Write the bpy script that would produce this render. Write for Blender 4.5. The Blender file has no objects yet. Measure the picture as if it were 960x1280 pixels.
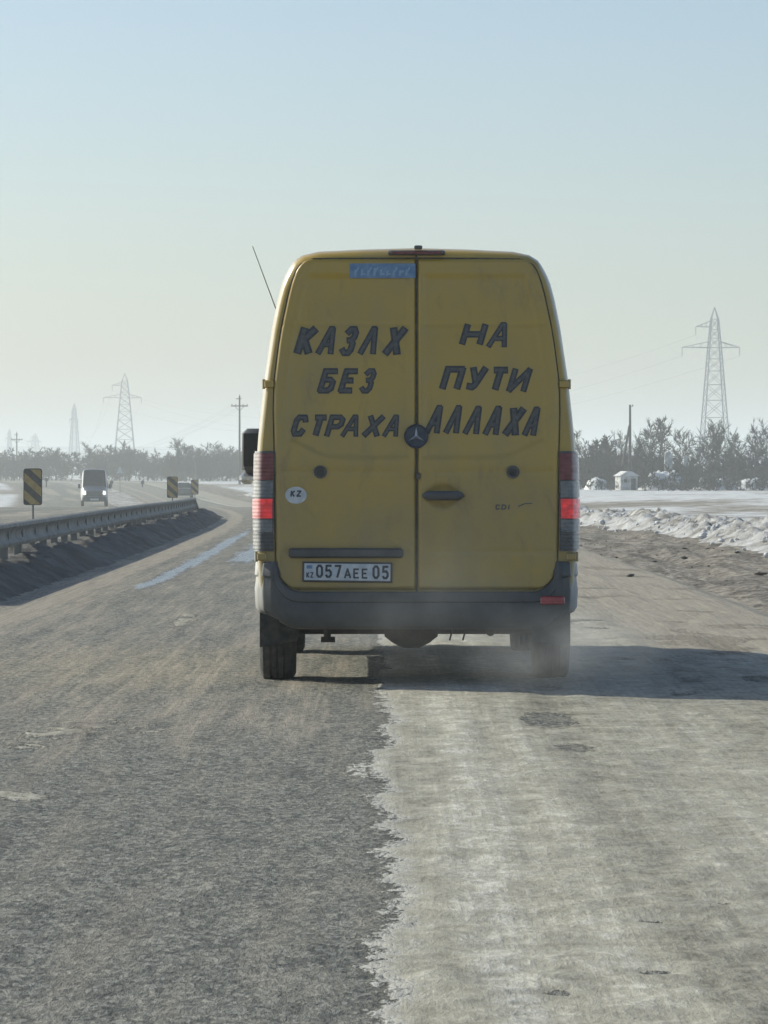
import bpy, math, random
import numpy as np
from mathutils import Vector, Matrix

# ------------------------------------------------------------------ camera, sky, sun, exposure
F, CX, CY, HZ, HC = 5000.0, 480.0, 640.0, 590.0, 1.33      # focal length in photo pixels, horizon row, eye height
scene = bpy.context.scene
COL = scene.collection
cam_d = bpy.data.cameras.new("camera"); cam = bpy.data.objects.new("camera", cam_d); COL.objects.link(cam)
cam_d.sensor_fit = 'HORIZONTAL'; cam_d.sensor_width = 36.0; cam_d.lens = F / 960.0 * 36.0
cam_d.clip_start = 0.5; cam_d.clip_end = 20000
cam.location = (0, 0, HC)
cam.rotation_euler = (math.radians(90) - math.atan((CY - HZ) / F), 0, 0)
scene.camera = cam

SUN_EL, SUN_AZ = math.radians(29.0), math.radians(-61.0)     # azimuth from +Y (ahead), negative = left
world = bpy.data.worlds.new("World"); scene.world = world; world.use_nodes = True
wn = world.node_tree.nodes; wl = world.node_tree.links
sky = wn.new('ShaderNodeTexSky'); sky.sky_type = 'NISHITA'; sky.sun_disc = False
sky.sun_elevation = SUN_EL; sky.sun_rotation = SUN_AZ
sky.altitude = 300; sky.air_density = 1.0; sky.dust_density = 1.6; sky.ozone_density = 2.8
bgn = wn['Background']; wl.new(sky.outputs[0], bgn.inputs[0]); bgn.inputs[1].default_value = 0.104
sun_d = bpy.data.lights.new("sun", 'SUN'); sun_d.energy = 3.9; sun_d.angle = math.radians(0.55); sun_d.color = (1.0, 0.965, 0.80)
sun = bpy.data.objects.new("sun", sun_d); COL.objects.link(sun)
SDIR = Vector((math.sin(SUN_AZ) * math.cos(SUN_EL), math.cos(SUN_AZ) * math.cos(SUN_EL), math.sin(SUN_EL)))
sun.rotation_euler = (-SDIR).to_track_quat('-Z', 'Y').to_euler()
sun.location = SDIR * 60
scene.view_settings.view_transform = 'Standard'; scene.view_settings.look = 'None'
scene.view_settings.exposure = 0.29; scene.view_settings.gamma = 1.0
scene.view_settings.use_curve_mapping = False
scene.cycles.use_denoising = True
scene.cycles.volume_bounces = 1
scene.cycles.volume_step_rate = 1.0
scene.cycles.max_bounces = 4; scene.cycles.volume_max_steps = 64

rng = np.random.default_rng(7); random.seed(7)

# ------------------------------------------------------------------ helpers
def tag(o, label=None, cat=None, group=None, kind=None):
    if label: o['label'] = label
    if cat: o['category'] = cat
    if group: o['group'] = group
    if kind: o['kind'] = kind
    return o

def empty(name, loc=(0, 0, 0), rz=0.0, parent=None):
    o = bpy.data.objects.new(name, None); COL.objects.link(o)
    o.location = loc; o.rotation_euler = (0, 0, rz); o.empty_display_size = 0.2
    if parent: o.parent = parent
    return o

def link(name, me, parent=None, loc=(0, 0, 0), rz=0.0):
    o = bpy.data.objects.new(name, me); COL.objects.link(o)
    o.location = loc; o.rotation_euler = (0, 0, rz)
    if parent: o.parent = parent
    return o

class MB:
    def __init__(s): s.v = []; s.f = []; s.m = []
    def add(s, vs, fs, mi=0):
        b = len(s.v); s.v += [tuple(p) for p in vs]
        s.f += [tuple(b + i for i in f) for f in fs]; s.m += [mi] * len(fs); return s
    def box(s, c, d, rot=None, mi=0, bev=0.0):
        hx, hy, hz = d[0] / 2, d[1] / 2, d[2] / 2
        if bev <= 0:
            vs = [Vector((x, y, z)) for z in (-hz, hz) for y in (-hy, hy) for x in (-hx, hx)]
            fs = [(0, 2, 3, 1), (4, 5, 7, 6), (0, 1, 5, 4), (2, 6, 7, 3), (0, 4, 6, 2), (1, 3, 7, 5)]
        else:
            b = min(bev, hx * .9, hy * .9, hz * .9)
            prof = [(-hz, b), (-hz + b, 0), (hz - b, 0), (hz, b)]
            vs = []; fs = []
            for z, i in prof:
                x, y = hx - i, hy - i; k = b * .6
                vs += [Vector(p + (z,)) for p in ((-x + k, -y), (x - k, -y), (x, -y + k), (x, y - k), (x - k, y), (-x + k, y), (-x, y - k), (-x, -y + k))]
            for r in range(3):
                for i in range(8):
                    fs.append((r * 8 + i, r * 8 + (i + 1) % 8, r * 8 + 8 + (i + 1) % 8, r * 8 + 8 + i))
            fs.append(tuple(range(7, -1, -1))); fs.append(tuple(range(24, 32)))
        if rot is not None: vs = [rot @ v for v in vs]
        c = Vector(c)
        return s.add([v + c for v in vs], fs, mi)
    def tube(s, p0, p1, r0, r1=None, n=8, cap=True, mi=0):
        p0, p1 = Vector(p0), Vector(p1); r1 = r0 if r1 is None else r1
        d = (p1 - p0).normalized(); a = d.orthogonal().normalized(); b = d.cross(a)
        vs = []
        for p, r in ((p0, r0), (p1, r1)):
            for i in range(n):
                t = 2 * math.pi * i / n; vs.append(p + a * (math.cos(t) * r) + b * (math.sin(t) * r))
        fs = [(i, (i + 1) % n, n + (i + 1) % n, n + i) for i in range(n)]
        if cap: fs += [tuple(range(n - 1, -1, -1)), tuple(range(n, 2 * n))]
        return s.add(vs, fs, mi)
    def path(s, pts, r, n=6, mi=0):
        for a, b in zip(pts[:-1], pts[1:]): s.tube(a, b, r, r, n, True, mi)
        return s
    def lathe(s, c, axis, prof, n=24, mi=0):        # prof: (along axis, radius)
        c, d = Vector(c), Vector(axis).normalized(); a = d.orthogonal().normalized(); b = d.cross(a)
        vs = []
        for h, r in prof:
            for i in range(n):
                t = 2 * math.pi * i / n; vs.append(c + d * h + (a * math.cos(t) + b * math.sin(t)) * r)
        fs = []
        for k in range(len(prof) - 1):
            for i in range(n): fs.append((k * n + i, k * n + (i + 1) % n, (k + 1) * n + (i + 1) % n, (k + 1) * n + i))
        fs.append(tuple(range(n - 1, -1, -1))); fs.append(tuple((len(prof) - 1) * n + i for i in range(n)))
        return s.add(vs, fs, mi)
    def grid(s, P, closed=False, flip=False, mi=0):   # P[i][j]
        h, w = len(P), len(P[0]); vs = [p for r in P for p in r]; fs = []
        for i in range(h - 1):
            for j in range(w if closed else w - 1):
                j2 = (j + 1) % w
                q = (i * w + j, i * w + j2, (i + 1) * w + j2, (i + 1) * w + j)
                fs.append(q[::-1] if flip else q)
        return s.add(vs, fs, mi)
    def prism_xz(s, pts, y0, y1, mi=0):            # polygon in x,z pushed along y
        n = len(pts)
        vs = [(x, y0, z) for x, z in pts] + [(x, y1, z) for x, z in pts]
        fs = [tuple(range(n)), tuple(range(2 * n - 1, n - 1, -1))] + [(i, i + n, (i + 1) % n + n, (i + 1) % n) for i in range(n)]
        return s.add(vs, fs, mi)
    def build(s, name, mat, parent=None, loc=(0, 0, 0), rz=0.0, smooth=None):
        me = bpy.data.meshes.new(name); me.from_pydata(s.v, [], s.f)
        for m in (mat if isinstance(mat, (list, tuple)) else [mat]): me.materials.append(m)
        if any(s.m): me.polygons.foreach_set('material_index', s.m)
        me.update()
        if smooth is not None:
            me.shade_smooth()
            try: me.set_sharp_from_angle(angle=math.radians(smooth))
            except Exception: pass
        return link(name, me, parent, loc, rz)

def np_mesh(name, V, Fq, mat, parent=None, attrs=None, smooth=True, kind=None):
    me = bpy.data.meshes.new(name)
    V = np.ascontiguousarray(V, np.float32); Fq = np.ascontiguousarray(Fq, np.int32)
    k = Fq.shape[1]
    me.vertices.add(len(V)); me.vertices.foreach_set('co', V.ravel())
    me.loops.add(Fq.size); me.loops.foreach_set('vertex_index', Fq.ravel())
    me.polygons.add(len(Fq)); me.polygons.foreach_set('loop_start', np.arange(0, Fq.size, k, dtype=np.int32))
    me.update(calc_edges=True); me.validate()
    if smooth: me.shade_smooth()
    for n, a in (attrs or {}).items():
        at = me.attributes.new(n, 'FLOAT', 'POINT'); at.data.foreach_set('value', np.ascontiguousarray(a, np.float32).ravel())
    me.materials.append(mat)
    return link(name, me, parent)

def grid_faces(h, w):
    i = np.arange(h - 1)[:, None] * w + np.arange(w - 1)[None, :]
    return np.stack([i, i + 1, i + w + 1, i + w], -1).reshape(-1, 4)

def _h(ix, iy, seed):
    h = (ix.astype(np.int64) * 374761393 + iy.astype(np.int64) * 668265263 + seed * 2147483647) & 0xffffffff
    h = ((h ^ (h >> 13)) * 1274126177) & 0xffffffff
    h = (h ^ (h >> 16)) & 0xffffffff
    return h / 4294967295.0
def vn(x, y, seed=0):
    x0, y0 = np.floor(x), np.floor(y); fx, fy = x - x0, y - y0
    fx = fx * fx * fx * (fx * (fx * 6 - 15) + 10); fy = fy * fy * fy * (fy * (fy * 6 - 15) + 10)
    a, b, c, d = _h(x0, y0, seed), _h(x0 + 1, y0, seed), _h(x0, y0 + 1, seed), _h(x0 + 1, y0 + 1, seed)
    return (a + (b - a) * fx) * (1 - fy) + (c + (d - c) * fx) * fy
def fbm(x, y, seed=0, o=4):
    s = 0; a = .5; t = 0
    for k in range(o):
        s = s + a * vn(x * 2 ** k + 17.3 * k, y * 2 ** k + 5.1 * k, seed + k); t += a; a *= .5
    return s / t
def sst(a, b, x):
    t = np.clip((x - a) / (b - a), 0, 1); return t * t * (3 - 2 * t)

# ---- the lie of the land
_ey = np.arange(-400, 6000, 2.0)
_ex = np.interp(_ey, [-400, 60, 100, 140, 190, 241, 312, 425, 600, 900, 1500, 6000],
                [-3.3, -3.3, -3.8, -4.95, -7.3, -10.3, -15.4, -25, -45, -95, -260, -2200])
_k = np.ones(15) / 15; _ex = np.convolve(np.pad(_ex, 7, mode='edge'), _k, mode='valid')
_dz = np.interp(_ey, [-400, 75, 115, 140, 190, 240, 312, 370, 425, 500, 700, 6000], [0, 0, -.13, -.22, -.5, -.78, -1.42, -1.3, -.97, -.12, 0, 0])
_dz = np.convolve(np.pad(_dz, 7, mode='edge'), _k, mode='valid')
def edge(Y): return np.interp(Y, _ey, _ex)
def dip(Y): return np.interp(Y, _ey, _dz)
def land(X, Y):
    X = np.asarray(X, float); Y = np.asarray(Y, float)
    s = X - edge(Y)
    w = 1 - .85 * sst(10, 30, s)
    z = dip(Y) * w
    z = z - .05 * sst(4.6, 9, s) * (1 - sst(14, 30, s))
    ridge = 17 * sst(1700, 3000, Y) + 10 * sst(1500, 3300, Y) * (fbm(X / 900 + 3, Y / 2500, 5, 3) - .3)
    return z + ridge
def P(px, py, Y): return Vector(((px - CX) / F * Y, Y, HC + (HZ - py) / F * Y))
def GX(px, Y): return (px - CX) / F * Y
def gz(X, Y): return float(land(X, Y))

# ------------------------------------------------------------------ materials
class NT:
    def __init__(s, name):
        s.mat = bpy.data.materials.new(name); s.mat.use_nodes = True
        s.t = s.mat.node_tree; s.bsdf = s.t.nodes['Principled BSDF']; s.out = s.t.nodes['Material Output']
        s.geo = s.t.nodes.new('ShaderNodeNewGeometry'); s.tc = s.t.nodes.new('ShaderNodeTexCoord')
    def n(s, typ, ins=None, **kw):
        nd = s.t.nodes.new('ShaderNode' + typ)
        for k, v in kw.items(): setattr(nd, k, v)
        for k, v in (ins or {}).items(): s.set(nd.inputs[k], v)
        return nd
    def set(s, sock, v):
        if isinstance(v, bpy.types.NodeSocket): s.t.links.new(v, sock)
        else: sock.default_value = v
    def noise(s, vec, scale, detail=4, rough=.55, dist=0.0, sc3=None):
        if sc3 is not None:
            vec = s.n('Mapping', {'Vector': vec, 'Scale': sc3}).outputs[0]
        return s.n('TexNoise', {'Vector': vec, 'Scale': scale, 'Detail': detail, 'Roughness': rough, 'Distortion': dist}).outputs[0]
    def ramp(s, fac, stops):
        r = s.n('ValToRGB', {'Fac': fac}); cr = r.color_ramp
        while len(cr.elements) < len(stops): cr.elements.new(.5)
        for e, (p, c) in zip(cr.elements, stops):
            e.position = p; e.color = (c[0], c[1], c[2], 1) if not isinstance(c, (int, float)) else (c, c, c, 1)
        return r.outputs[0]
    def mix(s, f, a, b):
        m = s.n('Mix', data_type='RGBA'); s.set(m.inputs[0], f); s.set(m.inputs[6], c4(a)); s.set(m.inputs[7], c4(b)); return m.outputs[2]
    def math(s, op, a, b=0.0, c=0.0, clamp=False):
        m = s.n('Math', operation=op); m.use_clamp = clamp
        s.set(m.inputs[0], a); s.set(m.inputs[1], b); s.set(m.inputs[2], c); return m.outputs[0]
    def mr(s, v, a, b, c=0.0, d=1.0, smooth=True):
        m = s.n('MapRange', {'Value': v, 'From Min': a, 'From Max': b, 'To Min': c, 'To Max': d})
        m.interpolation_type = 'SMOOTHSTEP' if smooth else 'LINEAR'; return m.outputs[0]
    def salt(s, col, nz, amt, side=False):          # sunlit paleness painted into the colour of side-facing surfaces
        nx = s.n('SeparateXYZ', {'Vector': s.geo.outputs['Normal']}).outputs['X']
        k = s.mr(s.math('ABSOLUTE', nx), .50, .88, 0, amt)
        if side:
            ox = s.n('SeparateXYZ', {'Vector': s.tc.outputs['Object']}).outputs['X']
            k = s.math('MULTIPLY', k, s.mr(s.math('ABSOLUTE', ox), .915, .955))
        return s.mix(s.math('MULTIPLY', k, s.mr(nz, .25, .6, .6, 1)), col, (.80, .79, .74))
    def attr(s, name): return s.n('Attribute', attribute_name=name).outputs['Fac']
    def bump(s, h, dist, strength=1.0, nrm=None):
        b = s.n('Bump', {'Height': h, 'Distance': dist, 'Strength': strength})
        if nrm is not None: s.set(b.inputs['Normal'], nrm)
        return b.outputs[0]
    def fin(s, col, rough=.7, nrm=None, metal=0.0, spec=None):
        s.set(s.bsdf.inputs['Base Color'], c4(col)); s.set(s.bsdf.inputs['Roughness'], rough); s.bsdf.inputs['Metallic'].default_value = metal
        if nrm is not None: s.set(s.bsdf.inputs['Normal'], nrm)
        if spec is not None: s.bsdf.inputs['Specular IOR Level'].default_value = spec
        return s.mat
def c4(c):
    if isinstance(c, (tuple, list)) and len(c) == 3: return (c[0], c[1], c[2], 1)
    return c

def mottled(name, a, b, scale=6, rough=.6, bump=0.0, metal=0.0, detail=5, lo=.35, hi=.65, spec=None, world=False, sc3=None):
    t = NT(name); v = t.geo.outputs['Position'] if world else t.tc.outputs['Object']
    f = t.noise(v, scale, detail, .6, 0, sc3)
    col = t.ramp(f, [(lo, a), (hi, b)])
    nrm = t.bump(f, bump) if bump else None
    return t.fin(col, rough, nrm, metal, spec)

M = {}
def van_paint(name, base, dust, amt=1.0, rough=.38, salt=.62):
    t = NT(name); v = t.tc.outputs['Object']
    z = t.n('SeparateXYZ', {'Vector': v}).outputs['Z']
    cloud = t.noise(v, 2.2, 6, .62); fine = t.noise(v, 60, 3, .6); streak = t.noise(v, 1, 4, .6, 0, (9, 9, .9))
    low = t.mr(z, 2.1, .45, .10, .62)
    d = t.math('MULTIPLY', t.math('ADD', low, t.math('MULTIPLY', t.math('SUBTRACT', cloud, .5), 1.5)), amt)
    d = t.math('ADD', d, t.math('MULTIPLY', t.math('SUBTRACT', streak, .5), .35))
    d = t.math('ADD', d, t.math('MULTIPLY', t.math('SUBTRACT', fine, .5), .22), clamp=True)
    col = t.mix(d, base, dust)
    smear = t.noise(v, 1.0, 6, .68, .8, (5.0, 5.0, 2.2))
    col = t.mix(t.mr(smear, .54, .70, 0, .22), col, (.10, .088, .06))
    col = t.salt(col, cloud, salt)  # side faces paled in the paint colour as if caught by the sun
    r = t.mr(d, 0, .8, rough, .8)
    t.bsdf.inputs['Coat Weight'].default_value = .55; t.bsdf.inputs['Coat Roughness'].default_value = .16
    return t.fin(col, r, t.bump(fine, .0006))
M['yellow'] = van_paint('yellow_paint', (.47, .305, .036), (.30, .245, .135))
M['yellow_door'] = van_paint('yellow_door_paint', (.47, .305, .036), (.30, .245, .135), salt=0.0)
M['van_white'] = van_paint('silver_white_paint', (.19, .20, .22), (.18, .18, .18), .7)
M['plastic'] = mottled('dusty_black_plastic', (.045, .048, .052), (.13, .13, .125), 4, .46, .0006, lo=.3, hi=.75)
def sun_side_plastic():  # dusty plastic, with the sunlit look of its outer ends painted in
    t = NT('sun_paled_bumper_plastic'); v = t.tc.outputs['Object']; f = t.noise(v, 4, 6, .62)
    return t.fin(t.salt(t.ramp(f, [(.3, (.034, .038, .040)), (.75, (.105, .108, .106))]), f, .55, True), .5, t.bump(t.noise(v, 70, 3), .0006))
M['bumper'] = sun_side_plastic()
M['seam'] = mottled('door_seal_rubber', (.06, .054, .036), (.13, .11, .065), 20, .8)
M['under'] = mottled('grimy_underbody', (.03, .03, .03), (.085, .08, .07), 9, .85, .002)
M['tyre'] = mottled('dusty_tyre', (.03, .03, .031), (.09, .087, .08), 14, .88, .001)
M['rim'] = mottled('dirty_steel_rim', (.12, .12, .12), (.25, .24, .22), 12, .5, metal=.5)
M['glass'] = mottled('dark_glass', (.015, .018, .02), (.04, .042, .042), 5, .12, spec=.22)
M['letter'] = mottled('worn_dark_lettering', (.036, .040, .046), (.095, .095, .09), 45, .7, lo=.3, hi=.72)
M['letter_core'] = mottled('worn_lettering_core', (.072, .078, .084), (.145, .143, .128), 50, .75, lo=.3, hi=.72)
M['plate'] = mottled('dirty_white_plate', (.42, .47, .52), (.62, .66, .68), 18, .5)
M['ink'] = mottled('black_plate_ink', (.03, .035, .04), (.09, .10, .11), 50, .6)
M['sticker'] = mottled('white_sticker', (.45, .48, .5), (.66, .68, .68), 25, .5)
M['blue'] = mottled('faded_blue_sticker', (.10, .20, .36), (.20, .31, .46), 22, .55)
M['pale_blue'] = mottled('pale_blue_print', (.30, .44, .55), (.22, .36, .48), 30, .55)
M['chrome'] = mottled('dull_chrome', (.42, .45, .47), (.62, .64, .65), 30, .35, metal=.7)
M['emblem_dark'] = mottled('emblem_blue_black', (.025, .035, .055), (.06, .075, .10), 20, .45)
def lens(name, a, b, emit=None, st=0, salt=.55):
    t = NT(name); v = t.tc.outputs['Object']
    w = t.n('TexWave', {'Vector': v, 'Scale': 14.0, 'Distortion': .6, 'Detail': 1.0}, bands_direction='Z').outputs['Fac']
    f = t.noise(v, 25, 4)
    col = t.salt(t.ramp(f, [(.35, a), (.65, b)]), f, salt)  # lens sides lightened in the colour to stand for sunlight
    t.fin(col, .22, t.bump(w, .0012))
    t.bsdf.inputs['Coat Weight'].default_value = .4
    if emit:
        g = t.n('TexVoronoi', {'Vector': v, 'Scale': 24.0}).outputs['Distance']
        t.set(t.bsdf.inputs['Emission Color'], c4(emit)); t.set(t.bsdf.inputs['Emission Strength'], t.mr(g, 0.0, .75, st * 1.5, st * .45))
    return t.mat
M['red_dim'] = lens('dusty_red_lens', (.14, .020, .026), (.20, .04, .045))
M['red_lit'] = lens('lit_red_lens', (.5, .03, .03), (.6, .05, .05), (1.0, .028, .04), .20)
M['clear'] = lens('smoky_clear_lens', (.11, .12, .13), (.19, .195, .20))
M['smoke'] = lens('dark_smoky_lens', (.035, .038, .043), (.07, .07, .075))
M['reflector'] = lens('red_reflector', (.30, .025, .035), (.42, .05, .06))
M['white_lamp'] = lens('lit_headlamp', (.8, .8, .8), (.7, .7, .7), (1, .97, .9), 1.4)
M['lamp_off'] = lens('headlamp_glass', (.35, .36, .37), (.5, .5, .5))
M['galv'] = mottled('dirty_galvanised_steel', (.13, .135, .13), (.27, .265, .245), 3, .65, .001, metal=.35, lo=.3, hi=.7)
M['steel'] = mottled('weathered_lattice_steel', (.20, .21, .22), (.32, .33, .33), 3, .6, metal=.2)
M['wood'] = mottled('grey_weathered_wood', (.07, .06, .052), (.16, .145, .13), 8, .9, .003, sc3=(6, 6, .6))
M['porcelain'] = mottled('brown_porcelain', (.10, .05, .035), (.16, .09, .06), 9, .3)
M['sign_dark'] = mottled('sign_black_stripe', (.022, .022, .025), (.06, .058, .055), 9, .6)
M['sign_yellow'] = mottled('sign_yellow_stripe', (.30, .20, .05), (.40, .29, .10), 7, .6)
M['bark'] = mottled('bare_grey_bark', (.045, .038, .033), (.12, .105, .095), 5, .95, .004)
M['twig'] = mottled('bare_twigs', (.026, .021, .018), (.072, .058, .048), 1.3, .95)
M['cable'] = mottled('steel_cable', (.10, .10, .10), (.18, .18, .18), 1, .6, metal=.3)
M['car'] = mottled('dark_dusty_car_paint', (.035, .04, .05), (.11, .11, .11), 3, .4)
M['hut'] = mottled('whitewashed_wall', (.30, .30, .29), (.66, .66, .64), 3, .85, .003)
M['roof'] = mottled('grey_slate_roof', (.16, .16, .16), (.27, .26, .25), 3, .85, .004)
M['dark_wood'] = mottled('dark_door_boards', (.04, .036, .034), (.09, .08, .072), 6, .9)

def snow_mat(name, a, b, dirt, thr=.55, scale=3.0, bump=.02):
    t = NT(name); v = t.geo.outputs['Position']
    f = t.noise(v, scale, 8, .65); g = t.noise(v, scale * .22, 5, .6); k = t.noise(v, scale * 9, 4, .6)
    col = t.ramp(f, [(.3, a), (.7, b)])
    m = t.mr(t.math('ADD', t.math('MULTIPLY', g, .6), t.math('MULTIPLY', f, .4)), thr - .09, thr + .09)
    col = t.mix(m, col, t.ramp(k, [(.3, dirt[0]), (.7, dirt[1])]))
    nrm = t.bump(t.math('ADD', f, t.math('MULTIPLY', k, .35)), bump)
    return t.fin(col, .8, nrm, spec=.25)
M['snow_bank'] = snow_mat('grimy_bank_snow', (.40, .40, .39), (.76, .77, .775), ((.15, .138, .12), (.36, .33, .29)), .512, 4.2, .09)
M['snow_clean'] = snow_mat('wind_packed_snow', (.55, .56, .56), (.78, .79, .79), ((.30, .28, .25), (.45, .42, .38)), .60, .8, .03)
M['median'] = snow_mat('sooty_median_snow', (.20, .20, .19), (.50, .50, .48), ((.07, .066, .06), (.17, .155, .135)), .50, 4.0, .06)
M['verge_shade'] = snow_mat('verge_shade_tone', (.07, .07, .068), (.26, .257, .245), ((.04, .038, .034), (.12, .112, .10)), .50, 5.0, .09)  # dark tone holds the shade under the guard rail
M['chunk'] = mottled('snow_chunk', (.40, .40, .39), (.74, .75, .75), 5, .85, .01, world=True)
M['clod'] = mottled('dark_dirt_clods', (.035, .032, .03), (.12, .105, .09), 12, .95, .004, world=True)

# ------------------------------------------------------------------ ground sheet
def ground_material():
    t = NT('winter_steppe_ground'); v = t.geo.outputs['Position']
    lat = t.attr('lat'); sxyz = t.n('SeparateXYZ', {'Vector': v}); Y = sxyz.outputs['Y']
    n1 = t.noise(v, 1.0, 6, .6, .3, (.055, .018, 1)); n2 = t.noise(v, .9, 7, .62); n3 = t.noise(v, 9, 5, .6)
    far = t.noise(v, 1.0, 5, .6, .4, (.010, .006, 1))
    soil = t.ramp(n3, [(.28, (.145, .125, .10)), (.72, (.31, .27, .215))])
    snow = t.ramp(n2, [(.3, (.46, .47, .47)), (.7, (.74, .75, .755))])
    m = t.math('ADD', t.math('MULTIPLY', n1, .55), t.math('ADD', t.math('MULTIPLY', far, .35), t.math('MULTIPLY', n2, .22)))
    ms = t.mr(m, .47, .57)
    field = t.mix(ms, soil, snow)
    # churned dirt verge next to the road, median dirt
    dirt = t.ramp(t.math('ADD', t.math('MULTIPLY', n3, .55), t.math('MULTIPLY', t.noise(v, 1.0, 6, .65, .6, (2.4, .35, 1)), .45)),
                  [(.36, (.060, .051, .042)), (.47, (.165, .145, .118)), (.60, (.37, .335, .28))])
    lw = t.math('ADD', lat, t.math('MULTIPLY', t.math('SUBTRACT', n2, .5), 3.0))
    verge = t.math('MULTIPLY', t.mr(lw, -14.5, -13.2), t.mr(lw, 12.4, 10.8))
    col = t.mix(verge, field, dirt)
    med = t.math('MULTIPLY', t.mr(lat, -5.8, -5.2), t.mr(lat, -2.0, -2.6))
    meds = t.mix(t.mr(n2, .48, .58), dirt, snow)
    col = t.mix(t.math('MULTIPLY', med, .85), col, meds)
    nrm = t.bump(n3, .05, 1, t.bump(n2, .12))
    return t.fin(col, .9, nrm, spec=.2)
M['ground'] = ground_material()

ys = [-300, -120, -60, -30, -15, -5]
y = 0.0
while y < 6000:
    ys.append(y); y += max(.22, (y if y > 0 else 0) * .006) if y < 600 else y * .02
ys = np.array(ys + [6000.0])
ss = np.concatenate([-np.geomspace(4500, 16, 46), np.arange(-15.5, 14, .35), np.geomspace(14.3, 4500, 60)])
YY, SS = np.meshgrid(ys, ss, indexing='ij')
XX = SS + edge(np.minimum(YY, 430)) 
ZZ = land(XX, YY)
latv = XX - edge(YY)
rough_w = np.clip(1 - YY / 700, .15, 1)
onroad = sst(-2.2, -1.7, latv) * (1 - sst(6.9, 7.3, latv)) + sst(-13, -12.6, latv) * (1 - sst(-5.6, -5.2, latv))
onroad = np.clip(onroad, 0, 1)
bumpy = (fbm(XX * 1.3, YY * 1.3, 3, 4) - .5) * .16 + (fbm(XX * .12, YY * .12, 9, 3) - .5) * .5 * sst(14, 40, np.abs(latv))
ruts = (fbm(XX * 2.6, YY * .16, 12, 4) - .5) * .30 * sst(7, 7.6, latv) * (1 - sst(10.5, 12, latv))
ZZ = ZZ + (bumpy + ruts) * rough_w * (1 - onroad) - .03 * onroad - .02
V = np.stack([XX, YY, ZZ], -1).reshape(-1, 3)
g = np_mesh('ground', V, grid_faces(*YY.shape)[:, ::-1], M['ground'], attrs={'lat': latv.ravel()})
tag(g, kind='structure')

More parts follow.
